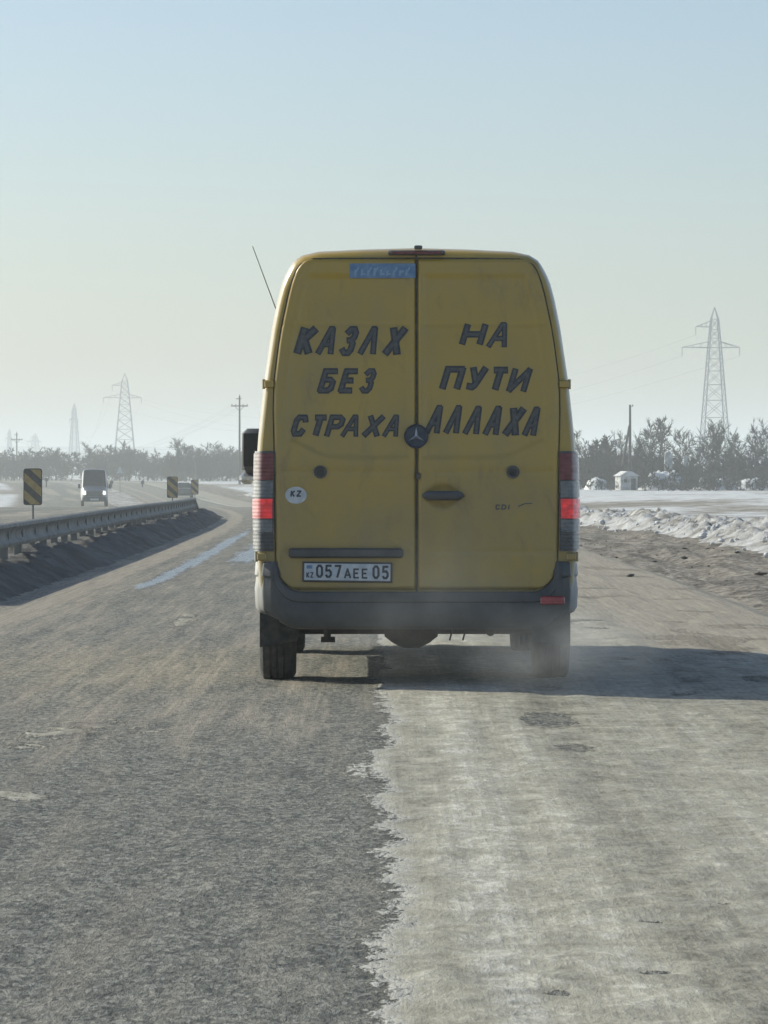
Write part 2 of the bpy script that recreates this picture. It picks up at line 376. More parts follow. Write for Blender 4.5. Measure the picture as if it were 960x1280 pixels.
# ------------------------------------------------------------------ our carriageway
def road_material():
    t = NT('gritty_winter_road'); v = t.geo.outputs['Position']
    lat = t.attr('lat'); sn = t.attr('snow'); tan = t.attr('sand'); wet = t.attr('wet')
    fine = t.noise(v, 34, 5, .70, .35, (1, .36, 1)); grit = t.noise(v, 85, 3, .65, 0, (1, .28, 1)); mid = t.noise(v, 4.5, 5, .62, .5, (1, .4, 1))
    cross = t.noise(v, 1.0, 6, .68, .5, (7.0, 4.2, 1)); lane = t.noise(v, 1.0, 5, .6, .2, (5.5, .30, 1)); lane2 = t.noise(v, 1.0, 5, .66, .25, (26, .42, 1))
    clump = t.math('ADD', t.math('MULTIPLY', fine, .55), t.math('ADD', t.math('MULTIPLY', grit, .25), t.math('MULTIPLY', mid, .20)))
    asph = t.ramp(clump, [(.38, (.040, .042, .037)), (.455, (.105, .108, .096)), (.535, (.180, .178, .152)), (.61, (.35, .34, .285))])
    stone = t.n('TexVoronoi', {'Vector': t.n('Mapping', {'Vector': v, 'Scale': (1, .42, 1)}).outputs[0], 'Scale': 52.0, 'Randomness': 1.0})
    sv_ = t.n('SeparateColor', {'Color': stone.outputs['Color']}).outputs[0]
    asph = t.mix(t.mr(sv_, .80, .86, 0, .55), asph, (.30, .295, .265)); asph = t.mix(t.mr(sv_, .20, .14, 0, .55), asph, (.045, .046, .043))
    dusty = t.math('ADD', t.math('MULTIPLY', lane, .7), t.math('MULTIPLY', mid, .3))
    asph = t.mix(t.mr(dusty, .46, .62, 0, .65), asph, t.ramp(fine, [(.33, (.10, .094, .078)), (.66, (.30, .278, .232))]))
    sv = t.math('ADD', t.math('MULTIPLY', cross, .32), t.math('ADD', t.math('MULTIPLY', lane2, .17), t.math('ADD', t.math('MULTIPLY', fine, .29), t.math('ADD', t.math('MULTIPLY', mid, .22), t.attr('track')))))
    snow = t.ramp(sv, [(.36, (.125, .116, .090)), (.45, (.265, .249, .198)), (.54, (.385, .364, .297)), (.66, (.66, .638, .555))])
    ed = t.math('ADD', sn, t.math('ADD', t.math('MULTIPLY', t.math('SUBTRACT', fine, .5), 1.0), t.math('MULTIPLY', t.math('SUBTRACT', mid, .5), .22)))
    ms = t.mr(ed, .36, .62)
    col = t.mix(ms, asph, snow)
    rim = t.math('MULTIPLY', t.mr(ed, .46, .52), t.mr(ed, .72, .56))
    col = t.mix(t.math('MULTIPLY', rim, t.math('MULTIPLY', t.attr('rimw'), .75)), col, t.ramp(fine, [(.3, (.42, .41, .37)), (.7, (.68, .67, .62))]))
    sandc = t.ramp(t.math('ADD', t.math('MULTIPLY', fine, .4), t.math('MULTIPLY', lane2, .6)), [(.32, (.20, .172, .135)), (.66, (.42, .375, .30))])
    mt = t.mr(t.math('ADD', tan, t.math('MULTIPLY', t.math('SUBTRACT', t.math('ADD', t.math('MULTIPLY', lane2, .5), t.math('ADD', lane, t.math('MULTIPLY', fine, .5))), 1.0), .9)), .30, .86)
    col = t.mix(mt, col, sandc)
    wv = t.mr(t.math('ADD', wet, t.math('ADD', t.math('MULTIPLY', t.math('SUBTRACT', lane, .5), 1.3), t.math('MULTIPLY', t.math('SUBTRACT', mid, .5), .9))), .40, .80)
    col = t.mix(t.math('MULTIPLY', wv, .6), col, (.09, .095, .10))
    rough = t.mr(wv, 0, 1, .86, .27)
    h = t.math('ADD', t.math('MULTIPLY', fine, .7), t.math('MULTIPLY', grit, .3))
    hs = t.math('ADD', h, t.math('MULTIPLY', t.math('ADD', cross, t.math('MULTIPLY', lane2, .22)), t.math('MULTIPLY', ms, 1.5)))
    nrm = t.n('Bump', {'Height': hs, 'Distance': t.mr(ms, 0, 1, .020, .007), 'Strength': t.mr(wv, 0, 1, 1.0, .12)}).outputs[0]
    return t.fin(col, rough, nrm, spec=.3)
M['road'] = road_material()
ry = [3.0]
while ry[-1] < 640: ry.append(ry[-1] + max(.026, ry[-1] * .0028) if ry[-1] < 120 else ry[-1] + ry[-1] * .008)
ry = np.array([-250., -100, -40, -15, -5, 0, 1.5] + ry)
rs = np.concatenate([np.arange(-1.85, -.2, .08), np.arange(-.2, 7.15, .034)])
YY, SS = np.meshgrid(ry, rs, indexing='ij')
XX = SS + edge(YY)
bx = 3.30 + (fbm(YY * .55, YY * 0 + 2.2, 31, 3) - .5) * .12 + (fbm(YY * 3.1, YY * 0 + .7, 33, 4) - .5) * .17   # ragged edge of the packed snow
bx = bx + .30 * sst(40, 110, YY)
snow = sst(-.26, .26, SS - bx); rimw = np.exp(-((SS - bx) / .22) ** 2)
holes = sst(.60, .72, fbm(SS * 1.25 + 9, YY * .55, 41, 4)) * sst(.5, 1.2, SS - bx)
strk = sst(.64, .74, fbm(SS * 3.6 + 4, YY * .35 + 7, 44, 4)) * .28 * (1 - snow)
snow = np.clip(snow * (1 - .55 * holes) + strk, 0, 1)
def blot(px, py, rx, ryy):
    Y0 = HC * F / (py - HZ); X0 = (px - CX) / F * Y0
    d = ((XX - X0) / rx) ** 2 + ((YY - Y0) / ryy) ** 2
    return np.exp(-d * 1.2)
for a in ((229, 779, .10, 1.9), (72, 922, .20, .55), (15, 1001, .18, .22), (185, 915, .11, .4), (35, 938, .14, .16), (140, 905, .09, .2)):
    snow = np.maximum(snow, .85 * blot(*a) ** .6 * sst(.41, .53, .5 * fbm(SS * 5, YY * 9, 51, 3) + .5 * fbm(SS * 16, YY * 6, 53, 3)))
for a in ((85, 908, .11, .10), (70, 916, .12, .09), (58, 924, .12, .09), (40, 932, .11, .08), (28, 940, .10, .07), (120, 914, .07, .10), (20, 1002, .16, .08), (233, 772, .09, .8), (226, 784, .07, .7)):
    snow = np.maximum(snow, .72 * blot(*a) * (.75 + .5 * fbm(SS * 14, YY * 9, 58, 2)))
for a in ((685, 905, .16, .9), (720, 940, .13, .35), (820, 1225, .045, .07), (812, 1163, .055, .06), (905, 1140, .03, .05), (700, 1250, .04, .05)):
    snow = snow * (1 - np.clip(.95 * blot(*a) * (.3 + 1.7 * fbm(SS * 11, YY * 6, 52, 3)), 0, 1))
track = .070 * np.exp(-((SS - 3.62 - .08 * (fbm(YY * .2, YY * 0, 55, 2) - .5)) / .11) ** 2) + .03 * np.exp(-((SS - 3.95) / .06) ** 2) - .045 * np.exp(-((SS - 4.20) / .13) ** 2) - .03 * np.exp(-((SS - 5.3) / .25) ** 2) + .07 * (fbm(SS * 5, YY * .22, 57, 3) - .5)
sand = .95 * np.exp(-((SS + .12 - .1 * (fbm(YY * .1, YY * 0, 61, 2) - .5)) / .34) ** 2)
sand = np.maximum(sand, .62 * sst(1.3, .2, SS) * (SS > 0) * sst(24, 34, YY) * sst(75, 45, YY))
sand = np.maximum(sand, .50 * sst(9, 22, YY) * sst(3.6, 2.9, SS)); sand = np.maximum(sand, .36 * sst(3.8, 4.8, SS))
sand = np.maximum(sand, .80 * sst(4.6, 5.6, SS) * sst(25.0, 31, YY))
sand = np.maximum(sand, .60 * sst(5.2, 6.6, SS))
wet = .95 * np.exp(-((SS - .55) / .17) ** 2) * sst(42, 47, YY) * sst(130, 72, YY) + .85 * np.exp(-((SS - 1.25) / .35) ** 2) * sst(52, 60, YY) * sst(140, 80, YY)
lum = .6 * (fbm(XX * 1.6, YY * 3.0, 71, 4) - .5) + .7 * (fbm(XX * 7, YY * 5.5, 75, 3) - .5)
rut = (fbm(SS * 3.5, YY * .12, 73, 3) - .5)
ZZ = land(XX, YY) + .012 + snow * (.014 + .022 * lum + .020 * rut) + (1 - snow) * (.006 * lum + .010 * rut)
ZZ = ZZ + .03 * sst(.9, 1.0, 1 - np.abs(SS - .02) / 3) * 0
edge_w = np.minimum(sst(-1.85, -1.5, SS), sst(7.1, 6.8, SS))
ZZ = ZZ - (1 - edge_w) * .06
V = np.stack([XX, YY, ZZ], -1).reshape(-1, 3)
r = np_mesh('road', V, grid_faces(*YY.shape)[:, ::-1], M['road'],
            attrs={'lat': SS.ravel(), 'snow': snow.ravel(), 'sand': sand.ravel(), 'wet': wet.ravel(), 'rimw': rimw.ravel(), 'track': track.ravel()})
tag(r, kind='structure')

# oncoming carriageway beyond the barrier
oy = np.concatenate([np.arange(-100, 60, 4), np.arange(60, 640, 1.2)])
osx = np.arange(-12.7, -5.3, .3)
YY, SS = np.meshgrid(oy, osx, indexing='ij'); XX = SS + edge(YY)
wheel = np.exp(-((SS + 7.4) / .35) ** 2) + np.exp(-((SS + 9.3) / .35) ** 2)
ZZ = land(XX, YY) + .004 + .02 * (fbm(XX * .8, YY * .5, 81, 3) - .5)
snowo = np.clip(.30 + .8 * (fbm(SS * 1.1, YY * .05, 83, 3) - .5) - .18 * wheel, 0, 1)
sando = np.clip(.50 + 1.2 * (fbm(SS * .8, YY * .04, 87, 3) - .5), 0, 1)
V = np.stack([XX, YY, ZZ], -1).reshape(-1, 3)
r = np_mesh('opposite_road', V, grid_faces(*YY.shape)[:, ::-1], M['road'],
            attrs={'lat': SS.ravel(), 'snow': snowo.ravel(), 'sand': sando.ravel(), 'wet': np.zeros(SS.size), 'rimw': np.zeros(SS.size), 'track': np.zeros(SS.size)})
tag(r, kind='structure')

# ploughed snow bank on the right
by = [20.0]
while by[-1] < 420: by.append(by[-1] + max(.07, by[-1] * .0022))
by = np.array(by); bs = np.arange(9.0, 13.6, .075)
YY, SS = np.meshgrid(by, bs, indexing='ij'); XX = SS + edge(YY)
c = 11.0 + 1.0 * (fbm(YY * .12, YY * 0, 91, 2) - .5)
prof = np.exp(-np.abs((SS - c) / 1.0) ** 2.4)
hgt = .27 + .24 * (fbm(YY * .3, YY * 0 + 4, 93, 3) - .4)
lump = np.abs(fbm(XX * 2.6, YY * 1.5, 95, 5) - .5) * 2.0
ZZ = land(XX, YY) - .14 + prof * hgt * (.75 + 1.0 * lump) + prof * .24 * (fbm(XX * 6, YY * 4, 97, 4) - .5) + .16 * sst(9.2, 10.4, SS) * sst(13.5, 12.3, SS)
V = np.stack([XX, YY, ZZ], -1).reshape(-1, 3)
r = np_mesh('snow_bank', V, grid_faces(*YY.shape)[:, ::-1], M['snow_bank'], smooth=True); tag(r, kind='structure')

# dirt and snow thrown up under the guard rail
my = np.arange(36, 134, .16); ms_ = np.arange(-4.0, -1.05, .08)
YY, SS = np.meshgrid(my, ms_, indexing='ij'); XX = SS + edge(YY)
ZZ = land(XX, YY) - .10 + (.30 + .16 * (fbm(YY * .5, YY * 0, 101, 3) - .5)) * np.exp(-((SS + 2.25) / .62) ** 4) + .16 * (fbm(XX * 4, YY * 2.2, 103, 4) - .5) * np.exp(-((SS + 2.25) / .85) ** 4)
V = np.stack([XX, YY, ZZ], -1).reshape(-1, 3)
r = np_mesh('median_bank', V, grid_faces(*YY.shape)[:, ::-1], M['median'], smooth=True); tag(r, kind='structure')

ms_ = np.arange(-1.95, -.40, .05)  # ridge added for the shaded verge, its shade put into the dark colour
YY, SS = np.meshgrid(my, ms_, indexing='ij'); XX = SS + edge(YY)
hr = (.34 + .14 * (fbm(YY * .45, YY * 0, 105, 3) - .5)) * sst(-.42, -1.25, SS) * sst(-1.98, -1.6, SS)
ZZ = land(XX, YY) - .03 + hr * (.8 + .5 * (fbm(XX * 3.5, YY * 1.6, 107, 4) - .3)) + .09 * (fbm(XX * 7, YY * 3.2, 109, 4) - .5)
V = np.stack([XX, YY, ZZ], -1).reshape(-1, 3)
r = np_mesh('verge_shade_ridge', V, grid_faces(*YY.shape)[:, ::-1], M['verge_shade'], smooth=True); tag(r, kind='structure')

# loose chunks of snow and dirt
def chunk_proto(seed, n=7):
    r = np.random.default_rng(seed)
    import bmesh
    bm = bmesh.new(); bmesh.ops.create_icosphere(bm, subdivisions=1, radius=1)
    V = np.array([v.co[:] for v in bm.verts]); Fq = np.array([[v.index for v in f.verts] for f in bm.faces]); bm.free()
    V = V * (1 + r.uniform(-.32, .32, (len(V), 1))) * np.array([1, r.uniform(.6, 1.1), r.uniform(.5, .85)])
    return V, Fq
protos = [chunk_proto(i) for i in range(8)]
def scatter(name, mat, pts, sizes, label, cat, flat=1.0):
    Vs, Fs, b = [], [], 0
    for (x, yy, z), s in zip(pts, sizes):
        V, Fq = protos[rng.integers(8)]; a = rng.uniform(0, 6.28); ca, sa = math.cos(a), math.sin(a)
        R = np.array([[ca * 1.15, -sa, 0], [sa, ca, 0], [0, 0, flat]])
        Vs.append(V @ R.T * s + np.array([x, yy, z])); Fs.append(Fq + b); b += len(V)
    o = np_mesh(name, np.concatenate(Vs), np.concatenate(Fs), mat, smooth=False)
    return tag(o, label, cat, kind='stuff')
pts, sz = [], []
for _ in range(1100):
    Y = 24 * (200 / 24) ** rng.uniform(); s = 11.0 + rng.normal() * .85
    if s < 9.1 or s > 13: continue
    X = s + float(edge(Y)); k = math.exp(-abs((s - 11) / 1.0) ** 2.4)
    d = rng.uniform(.02, .07) * (1.6 if rng.uniform() < .08 else 1)
    pts.append((X, Y, gz(X, Y) - .02 + k * .34)); sz.append(d)
scatter('snow_chunks', M['chunk'], pts, sz, 'broken grimy snow chunks lying along the ploughed bank', 'snow')
pts, sz = [], []
for _ in range(420):
    Y = 18 * (160 / 18) ** rng.uniform(); s = rng.uniform(6.6, 10.6)
    X = s + float(edge(Y)); pts.append((X, Y, gz(X, Y))); sz.append(rng.choice([.015, .022, .035, .055], p=[.5, .33, .13, .04]))
for px, py, d in ((788, 721, .07), (952, 719, .09), (856, 699, .06), (922, 692, .05)):
    Y = HC * F / (py - HZ); pts.append((GX(px, Y), Y, .02)); sz.append(d)
scatter('dirt_clods', M['clod'], pts, sz, 'dark dirt clods strewn over the churned right verge', 'dirt', .5)
pts, sz = [], []
for _ in range(260):
    Y = 50 * (125 / 50) ** rng.uniform(); s = rng.normal() * .35 - 2.0
    X = s + float(edge(Y)); pts.append((X, Y, gz(X, Y) + .14)); sz.append(rng.uniform(.015, .05))
scatter('median_snow_clods', M['median'], pts, sz, 'dirty clods of snow heaped under the guard rail', 'snow')

# ------------------------------------------------------------------ vans
WZ = [.30, .45, .6, .85, 1.1, 1.45, 1.6, 1.887, 2.225, 2.40, 2.49, 2.58, 2.64, 2.675, 2.693, 2.704, 2.716]
WX = [.94, .955, .972, .986, .988, .980, .968, .938, .889, .855, .831, .795, .752, .695, .615, .45, 0.0]
def Wz(z): return float(np.interp(z, WZ, WX))
RT, AX_R, AX_F, RW = 2.716, 1.15, 4.95, .345
def top_at(y): return float(np.interp(y, [0, .03, .12, .5, 3.9, 4.3, 4.62, 5.0, 5.3, 5.45, 5.75, 5.92, 5.98], [2.665, 2.69, 2.708, 2.716, 2.74, 2.70, 2.50, 2.06, 1.66, 1.40, 1.22, 1.05, .95]))
def lean(z): return .10 * float(sst(1.35, 2.75, z)) + .012 * max(0, z - .6)
def van_body(name, mat, parent):
    st = [0, .008, .022, .045, .08, .13, .2, .35, .6, .70, .74, .80, .90, 1.02, 1.15, 1.28, 1.40, 1.50, 1.56, 1.60, 1.8, 2.4, 3.0, 3.6, 4.0, 4.3,
          4.50, 4.54, 4.6, 4.7, 4.82, 4.95, 5.08, 5.2, 5.3, 5.36, 5.40, 5.5, 5.65, 5.8, 5.9, 5.96, 5.98]
    inset = lambda y: float(np.interp(y, [0, .008, .022, .045, .08, .13, .2, .6, 4.2, 5.4, 5.75, 5.9, 5.98], [.036, .024, .016, .010, .006, .003, .001, -.004, -.012, 0, .05, .12, .22]))
    ts = list(np.linspace(0, .78, 16)) + list(np.linspace(.82, .95, 6)) + [.965, .98, .99, .996, 1.0]
    ring = []
    for y in st:
        T = top_at(y); zb = .52 if y < .75 else .44
        for ya in (AX_R, AX_F):
            if abs(y - ya) < .43: zb = max(zb, .345 + math.sqrt(.43 ** 2 - (y - ya) ** 2))
        row = []
        for t_ in ts:
            z = zb + (T - zb) * t_
            zf = .45 + (z - .45) * (2.716 - .45) / (T - .45) if z > .45 else z
            w = max(0.0, Wz(zf) - inset(y)) if t_ < 1 else 0.0
            bl = max(0.0, 1 - y / 1.2)
            row.append((w, y + lean(z) * bl, z))
        ring.append([(-w, a, z) for w, a, z in row] + [(w, a, z) for w, a, z in row[-2::-1]])
    m = MB(); m.grid(ring, flip=True)
    n = len(ring[0]); h = n // 2
    for r_, fl in ((0, True), (len(st) - 1, False)):       # close both ends in rows
        b = r_ * n
        for i in range(h):
            q = (b + i, b + i + 1, b + n - 2 - i, b + n - 1 - i) if i < h - 1 else (b + i, b + i + 1, b + n - 1 - i)
            m.f.append(q[::-1] if fl else q); m.m.append(0)
    return m.build(name, mat, parent, smooth=38)

def van_wheel(parent, x, y, side):
    m = MB(); w = .225
    m.lathe((x, y, RW), (1, 0, 0), [(-w / 2, .21), (-w / 2, .30), (-w / 2 + .02, .335), (-w / 2 + .05, RW), (-.050, RW), (-.048, RW - .010), (-.038, RW - .010), (-.036, RW), (-.007, RW), (-.005, RW - .010), (.005, RW - .010), (.007, RW), (.036, RW), (.038, RW - .010), (.048, RW - .010), (.050, RW), (w / 2 - .05, RW), (w / 2 - .02, .335), (w / 2, .30), (w / 2, .21)], 32)
    t = m.build('tyre', M['tyre'], parent, smooth=40)
    m = MB(); o = side * (w / 2 - .03)
    m.lathe((x + o, y, RW), (side, 0, 0), [(-.12, .205), (.0, .205), (.012, .19), (-.02, .15), (-.03, .09), (.01, .07), (.015, .0)], 24)
    m.build('rim', M['rim'], t, smooth=40)

def van_front(parent, paint, lamp):
    def surf(u, y, off):     # point on the sloped front/roof skin
        T = top_at(y); return (u, y + off * .75, T + off)
    m = MB(); P_ = []
    for k in range(9):
        y = 4.36 + (5.40 - 4.36) * k / 8; hw = .78 + .07 * k / 8
        P_.append([(hw * j / 8, y + .012, .45 + (float(np.interp(min(.99, hw * abs(j / 8) * 1.0 + .0), WX[::-1][:12], WZ[::-1][:12])) - .45) * (top_at(y) - .45) / 2.266 + .02) for j in range(-8, 9)])
    m.grid(P_); m.build('windscreen', M['glass'], parent, smooth=40)
    for sd in (-1, 1):
        m = MB()
        pts = [(4.0, 1.32), (4.95, 1.32), (4.62, 1.98), (4.0, 2.0)]
        P_ = [[(sd * (Wz(z * 1.0) + .020), y, z) for y, z in ((4.0, 1.32), (4.4, 1.32), (4.9, 1.32))],
              [(sd * (Wz(z) + .020), y, z) for y, z in ((4.0, 1.66), (4.4, 1.66), (4.76, 1.66))],
              [(sd * (Wz(z) + .018), y, z) for y, z in ((4.0, 1.98), (4.4, 1.98), (4.6, 1.98))]]
        m.grid(P_, flip=(sd < 0)); m.build('side_window', M['glass'], parent, smooth=40)
        m = MB(); m.box((sd * .69, 5.90, .98), (.26, .16, .32), Matrix.Rotation(sd * -.5, 3, 'Z') @ Matrix.Rotation(.35, 3, 'X'), bev=.05)
        m.build('headlight', lamp, parent, smooth=45)
    m = MB(); m.box((0, 5.955, .93), (1.30, .10, .36), bev=.02)
    for k in range(3): m.box((0, 5.99, .86 + .07 * k), (.84, .03, .022))
    m.build('grille', M['plastic'], parent)
    m = MB(); m.box((0, 5.93, .52), (1.78, .26, .34), bev=.07); m.box((0, 6.05, .50), (.62, .04, .13), mi=1, bev=.01)
    m.build('front_bumper', [M['plastic'], M['plate']], parent, smooth=40)

def van_mirror(parent, sd):
    m = MB(); x = sd * 1.12; y = 4.6
    m.box((x, y, 1.48), (.165, .11, .33), Matrix.Rotation(sd * .12, 3, 'Z'), bev=.035)
    m.tube((sd * .95, y + .06, 1.36), (x, y, 1.38), .03)
    mm = m.build('mirror', M['plastic'], parent, smooth=45)
    m = MB(); m.box((x + sd * .012, y - .060, 1.49), (.125, .012, .24), Matrix.Rotation(sd * .12, 3, 'Z'), bev=.004)
    m.build('mirror_glass', M['glass'], mm)
    m = MB(); m.box((x + sd * .045, y + .015, 1.285), (.12, .10, .085), bev=.03)
    m.build('mirror_lower_shell', M['chrome'], mm, smooth=45)

VX, VY = .199, 24.4
SC = F / VY                                   # photo pixels per metre on the rear face
VC = CX + VX * SC
def U(px): return (px - VC) / SC
def Zp(py): return HC + (HZ - py) / SC
van = empty('delivery_van', (VX, VY, 0.0), .005)
tag(van, 'dirty yellow high-roof delivery van with dark lettering on its rear doors', 'van')
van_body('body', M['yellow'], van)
for sd in (-1, 1):
    for ya in (AX_R, AX_F): van_wheel(van, sd * .868, ya, sd)
    van_mirror(van, sd)
van_front(van, M['yellow'], M['lamp_off'])

# ---- rear doors: pressed sheet with real relief
Z0, Z1 = .612, 2.636
def door_out(z):
    w = np.interp(z, [.6, .84, 1.1, 1.45, 1.7, 1.887, 2.11, 2.225, 2.40, 2.49, 2.56, 2.60, 2.622, 2.636], [.858, .858, .862, .866, .872, .868, .840, .822, .786, .763, .738, .712, .685, .63])
    r = .15
    if z < Z0 + r:
        d = Z0 + r - z; w = w - r + math.sqrt(max(0, r * r - d * d))
    return float(w)
def door_relief(u, z, lines=True):
    ou = door_out(z); e = min(ou - u, u - .006, z - Z0, Z1 - z + .0)
    h = .022 * float(sst(0, .014, e))
    def line(d, w, a): return a * math.exp(-(d / w) ** 2) if lines else 0.0
    h -= line(ou - .055 - u, .007, .004) * float(sst(.9, 1.0, z))
    # large pressed upper panel with rounded lower outer corner
    crz = 1.418 + .11 * float(sst(.45, .80, u)) ** 1.5
    pin = min(u - .046, ou - .090 - u, z - crz, 2.53 - z)
    h -= .010 * float(sst(-.008, .010, pin))
    h -= line(z - 2.235, .008, .005) * float(sst(.02, .05, u))
    h += .004 * math.exp(-((z - 2.05) / .25) ** 2)
    h -= line(z - .846, .007, .005) * float(sst(.03, .06, u))
    h -= line(z - 1.33, .012, .002) * (1 if u > .1 else 0)
    return h
def door(sd):
    m = MB(); nz, nu = 150, 64; P_ = []
    for i in range(nz + 1):
        z = Z0 + (Z1 - Z0) * (i / nz); ou = door_out(z); row = []
        for j in range(nu + 1):
            t_ = j / nu; t_ = .5 - .5 * math.cos(math.pi * t_) if False else t_
            u = .006 + (ou - .006) * t_
            row.append((sd * u, -.002 - door_relief(u, z) - dish(sd, u, z) + lean(z), z))
        P_.append(row)
    m.grid(P_, flip=(sd > 0)) if sd < 0 else m.grid(P_)
    return m.build('rear_door', M['yellow_door'], van, smooth=60)
HU, HZ_ = U(553), Zp(620)
def dish(sd, u, z):
    if sd < 0: return 0.0
    d = math.hypot((u - HU) / .105, (z - HZ_) / .085)
    return -.020 * float(sst(1.0, .55, d))
def skin(px_u, z): # y of the door surface at signed u
    u = abs(px_u); return -.002 - door_relief(u, z) - dish(1 if px_u > 0 else -1, u, z) + lean(z)
def flat_skin(pu, z): return -.002 - door_relief(abs(pu), z, False) + lean(z) - .001
dL = door(-1); dR = door(1)
dL['label'] = 'left rear door with plate and three words of lettering'; dR['label'] = 'right rear door with handle and three words of lettering'
# dark seams round the doors
m = MB(); m.box((0, -.004, (Z0 + Z1) / 2), (.014, .010, 1.0))
m = MB()
pts = []
for k in range(40):
    z = Z0 + (Z1 - Z0) * k / 39
    m.box((0, lean(z) - .003, z), (.011, .012, (Z1 - Z0) / 39 + .002))
m.build('door_gap_seal', M['seam'], van)
for sd in (-1, 1):
    m = MB(); prev = None
    for k in range(60):
        z = Z0 + (Z1 - Z0) * k / 59; p = Vector((sd * (door_out(z) + .004), lean(z) - .003, z))
        if prev is not None: m.tube(prev, p, .0032, .0032, 5, False)
        prev = p
    m.tube(prev, (0, lean(Z1) - .003, Z1 + .003), .006, .006, 5)
    m.build('door_edge_seal', M['seam'], van)
    for zz in (Zp(480), Zp(700) + .02):
        m = MB(); x0 = sd * (Wz(zz) - .035)
        m.box((x0 - sd * .004, lean(zz) - .012, zz), (.055, .018, .048), bev=.007)
        m.tube((sd * (Wz(zz) - .006), lean(zz) + .004, zz - .03), (sd * (Wz(zz) - .006), lean(zz) + .004, zz + .03), .010, n=10)
        m.build('hinge', M['yellow'], van, smooth=40)

# ---- lettering: one object per letter
GL = {
 'К': [[(0, 0), (0, 1)], [(1, 1), (.10, .46)], [(.22, .60), (1, 0)]],
 'А': [[(-.05, 0), (.48, 1), (.62, 1), (1.05, 0)], [(.22, .34), (.85, .34)]],
 'Λ': [[(-.06, 0), (.50, 1), (.60, 1), (1.06, 0)]],
 'З': [[(.05, .86), (.35, 1), (.75, 1), (1, .86), (.98, .66), (.72, .54), (.40, .53)], [(.72, .52), (1, .40), (1, .14), (.75, 0), (.30, 0), (0, .12)]],
 'Х': [[(0, 0), (1, 1)], [(.08, 1), (.94, 0)]],
 'Б': [[(1, 1), (0, 1), (0, 0), (.72, 0), (1, .12), (1, .44), (.72, .56), (.06, .56)]],
 'Е': [[(1, 1), (0, 1), (0, 0), (1, 0)], [(.02, .52), (.82, .52)]],
 'С': [[(1, .80), (.85, 1), (.22, 1), (0, .82), (0, .18), (.22, 0), (.82, 0), (1, .20)]],
 'Т': [[(0, 1), (1, 1)], [(.5, .97), (.5, 0)]],
 'Р': [[(0, 0), (0, 1), (.72, 1), (1, .86), (1, .60), (.72, .46), (.05, .46)]],
 'Н': [[(0, 0), (0, 1)], [(1, 0), (1, 1)], [(.03, .5), (.97, .5)]],
 'П': [[(0, 0), (0, 1), (1, 1), (1, 0)]],
 'У': [[(0, 1), (.42, .42)], [(1, 1), (.50, .12), (.30, 0), (0, .04)]],
 'И': [[(0, 1), (0, 0), (1, 1), (1, 0)]],
 '0': [[(.3, 0), (0, .2), (0, .8), (.3, 1), (.7, 1), (1, .8), (1, .2), (.7, 0), (.28, 0)]],
 '5': [[(1, 1), (.08, 1), (0, .56), (.65, .60), (1, .42), (1, .18), (.7, 0), (.2, 0), (0, .14)]],
 '7': [[(0, 1), (1, 1), (.38, 0)]],
 'A': [[(0, 0), (.5, 1), (1, 0)], [(.2, .3), (.8, .3)]],
 'E': [[(1, 1), (0, 1), (0, 0), (1, 0)], [(.02, .52), (.8, .52)]],
 'K': [[(0, 0), (0, 1)], [(1, 1), (.05, .45)], [(.2, .58), (1, 0)]],
 'Z': [[(0, 1), (1, 1), (0, 0), (1, 0)]],
 'C': [[(1, .8), (.8, 1), (.2, 1), (0, .8), (0, .2), (.2, 0), (.8, 0), (1, .2)]],
 'D': [[(0, 0), (0, 1), (.65, 1), (1, .75), (1, .25), (.65, 0), (0, 0)]],
 'I': [[(.5, 0), (.5, 1)]],
 'S': [[(1, .85), (.7, 1), (.25, 1), (0, .8), (.2, .55), (.8, .45), (1, .2), (.7, 0), (.25, 0), (0, .15)]],
}
def stroke(m, pts, w, ysurf, th, off, mi=0):
    pts = [Vector(p) for p in pts]; L, R = [], []
    n = len(pts)
    for i, p in enumerate(pts):
        d0 = (pts[i] - pts[i - 1]).normalized() if i > 0 else (pts[1] - pts[0]).normalized()
        d1 = (pts[i + 1] - pts[i]).normalized() if i < n - 1 else d0
        t_ = d0 + d1
        t_ = t_.normalized() if t_.length > 1e-4 else d0
        nn = Vector((-t_.y, t_.x)); k = max(.72, abs(nn.dot(Vector((-d0.y, d0.x)))))
        e = p - d0 * w * .32 if i == 0 else (p + d0 * w * .32 if i == n - 1 else p)
        L.append(e + nn * (w / 2 / k)); R.append(e - nn * (w / 2 / k))
    for i in range(n - 1):
        sub = max(1, int((pts[i + 1] - pts[i]).length / .05))
        for s_ in range(sub):
            a, b = s_ / sub, (s_ + 1) / sub
            q = [R[i].lerp(R[i + 1], a), R[i].lerp(R[i + 1], b), L[i].lerp(L[i + 1], b), L[i].lerp(L[i + 1], a)]
            fr = [(p.x, ysurf(p.x, p.y) - th - off, p.y) for p in q]; bk = [(p.x, ysurf(p.x, p.y) + .001, p.y) for p in q]
            m.add(fr + bk, [(0, 1, 2, 3), (0, 4, 5, 1), (2, 6, 7, 3)] + ([(3, 7, 4, 0)] if s_ == 0 else []) + ([(1, 5, 6, 2)] if s_ == sub - 1 else []), mi)
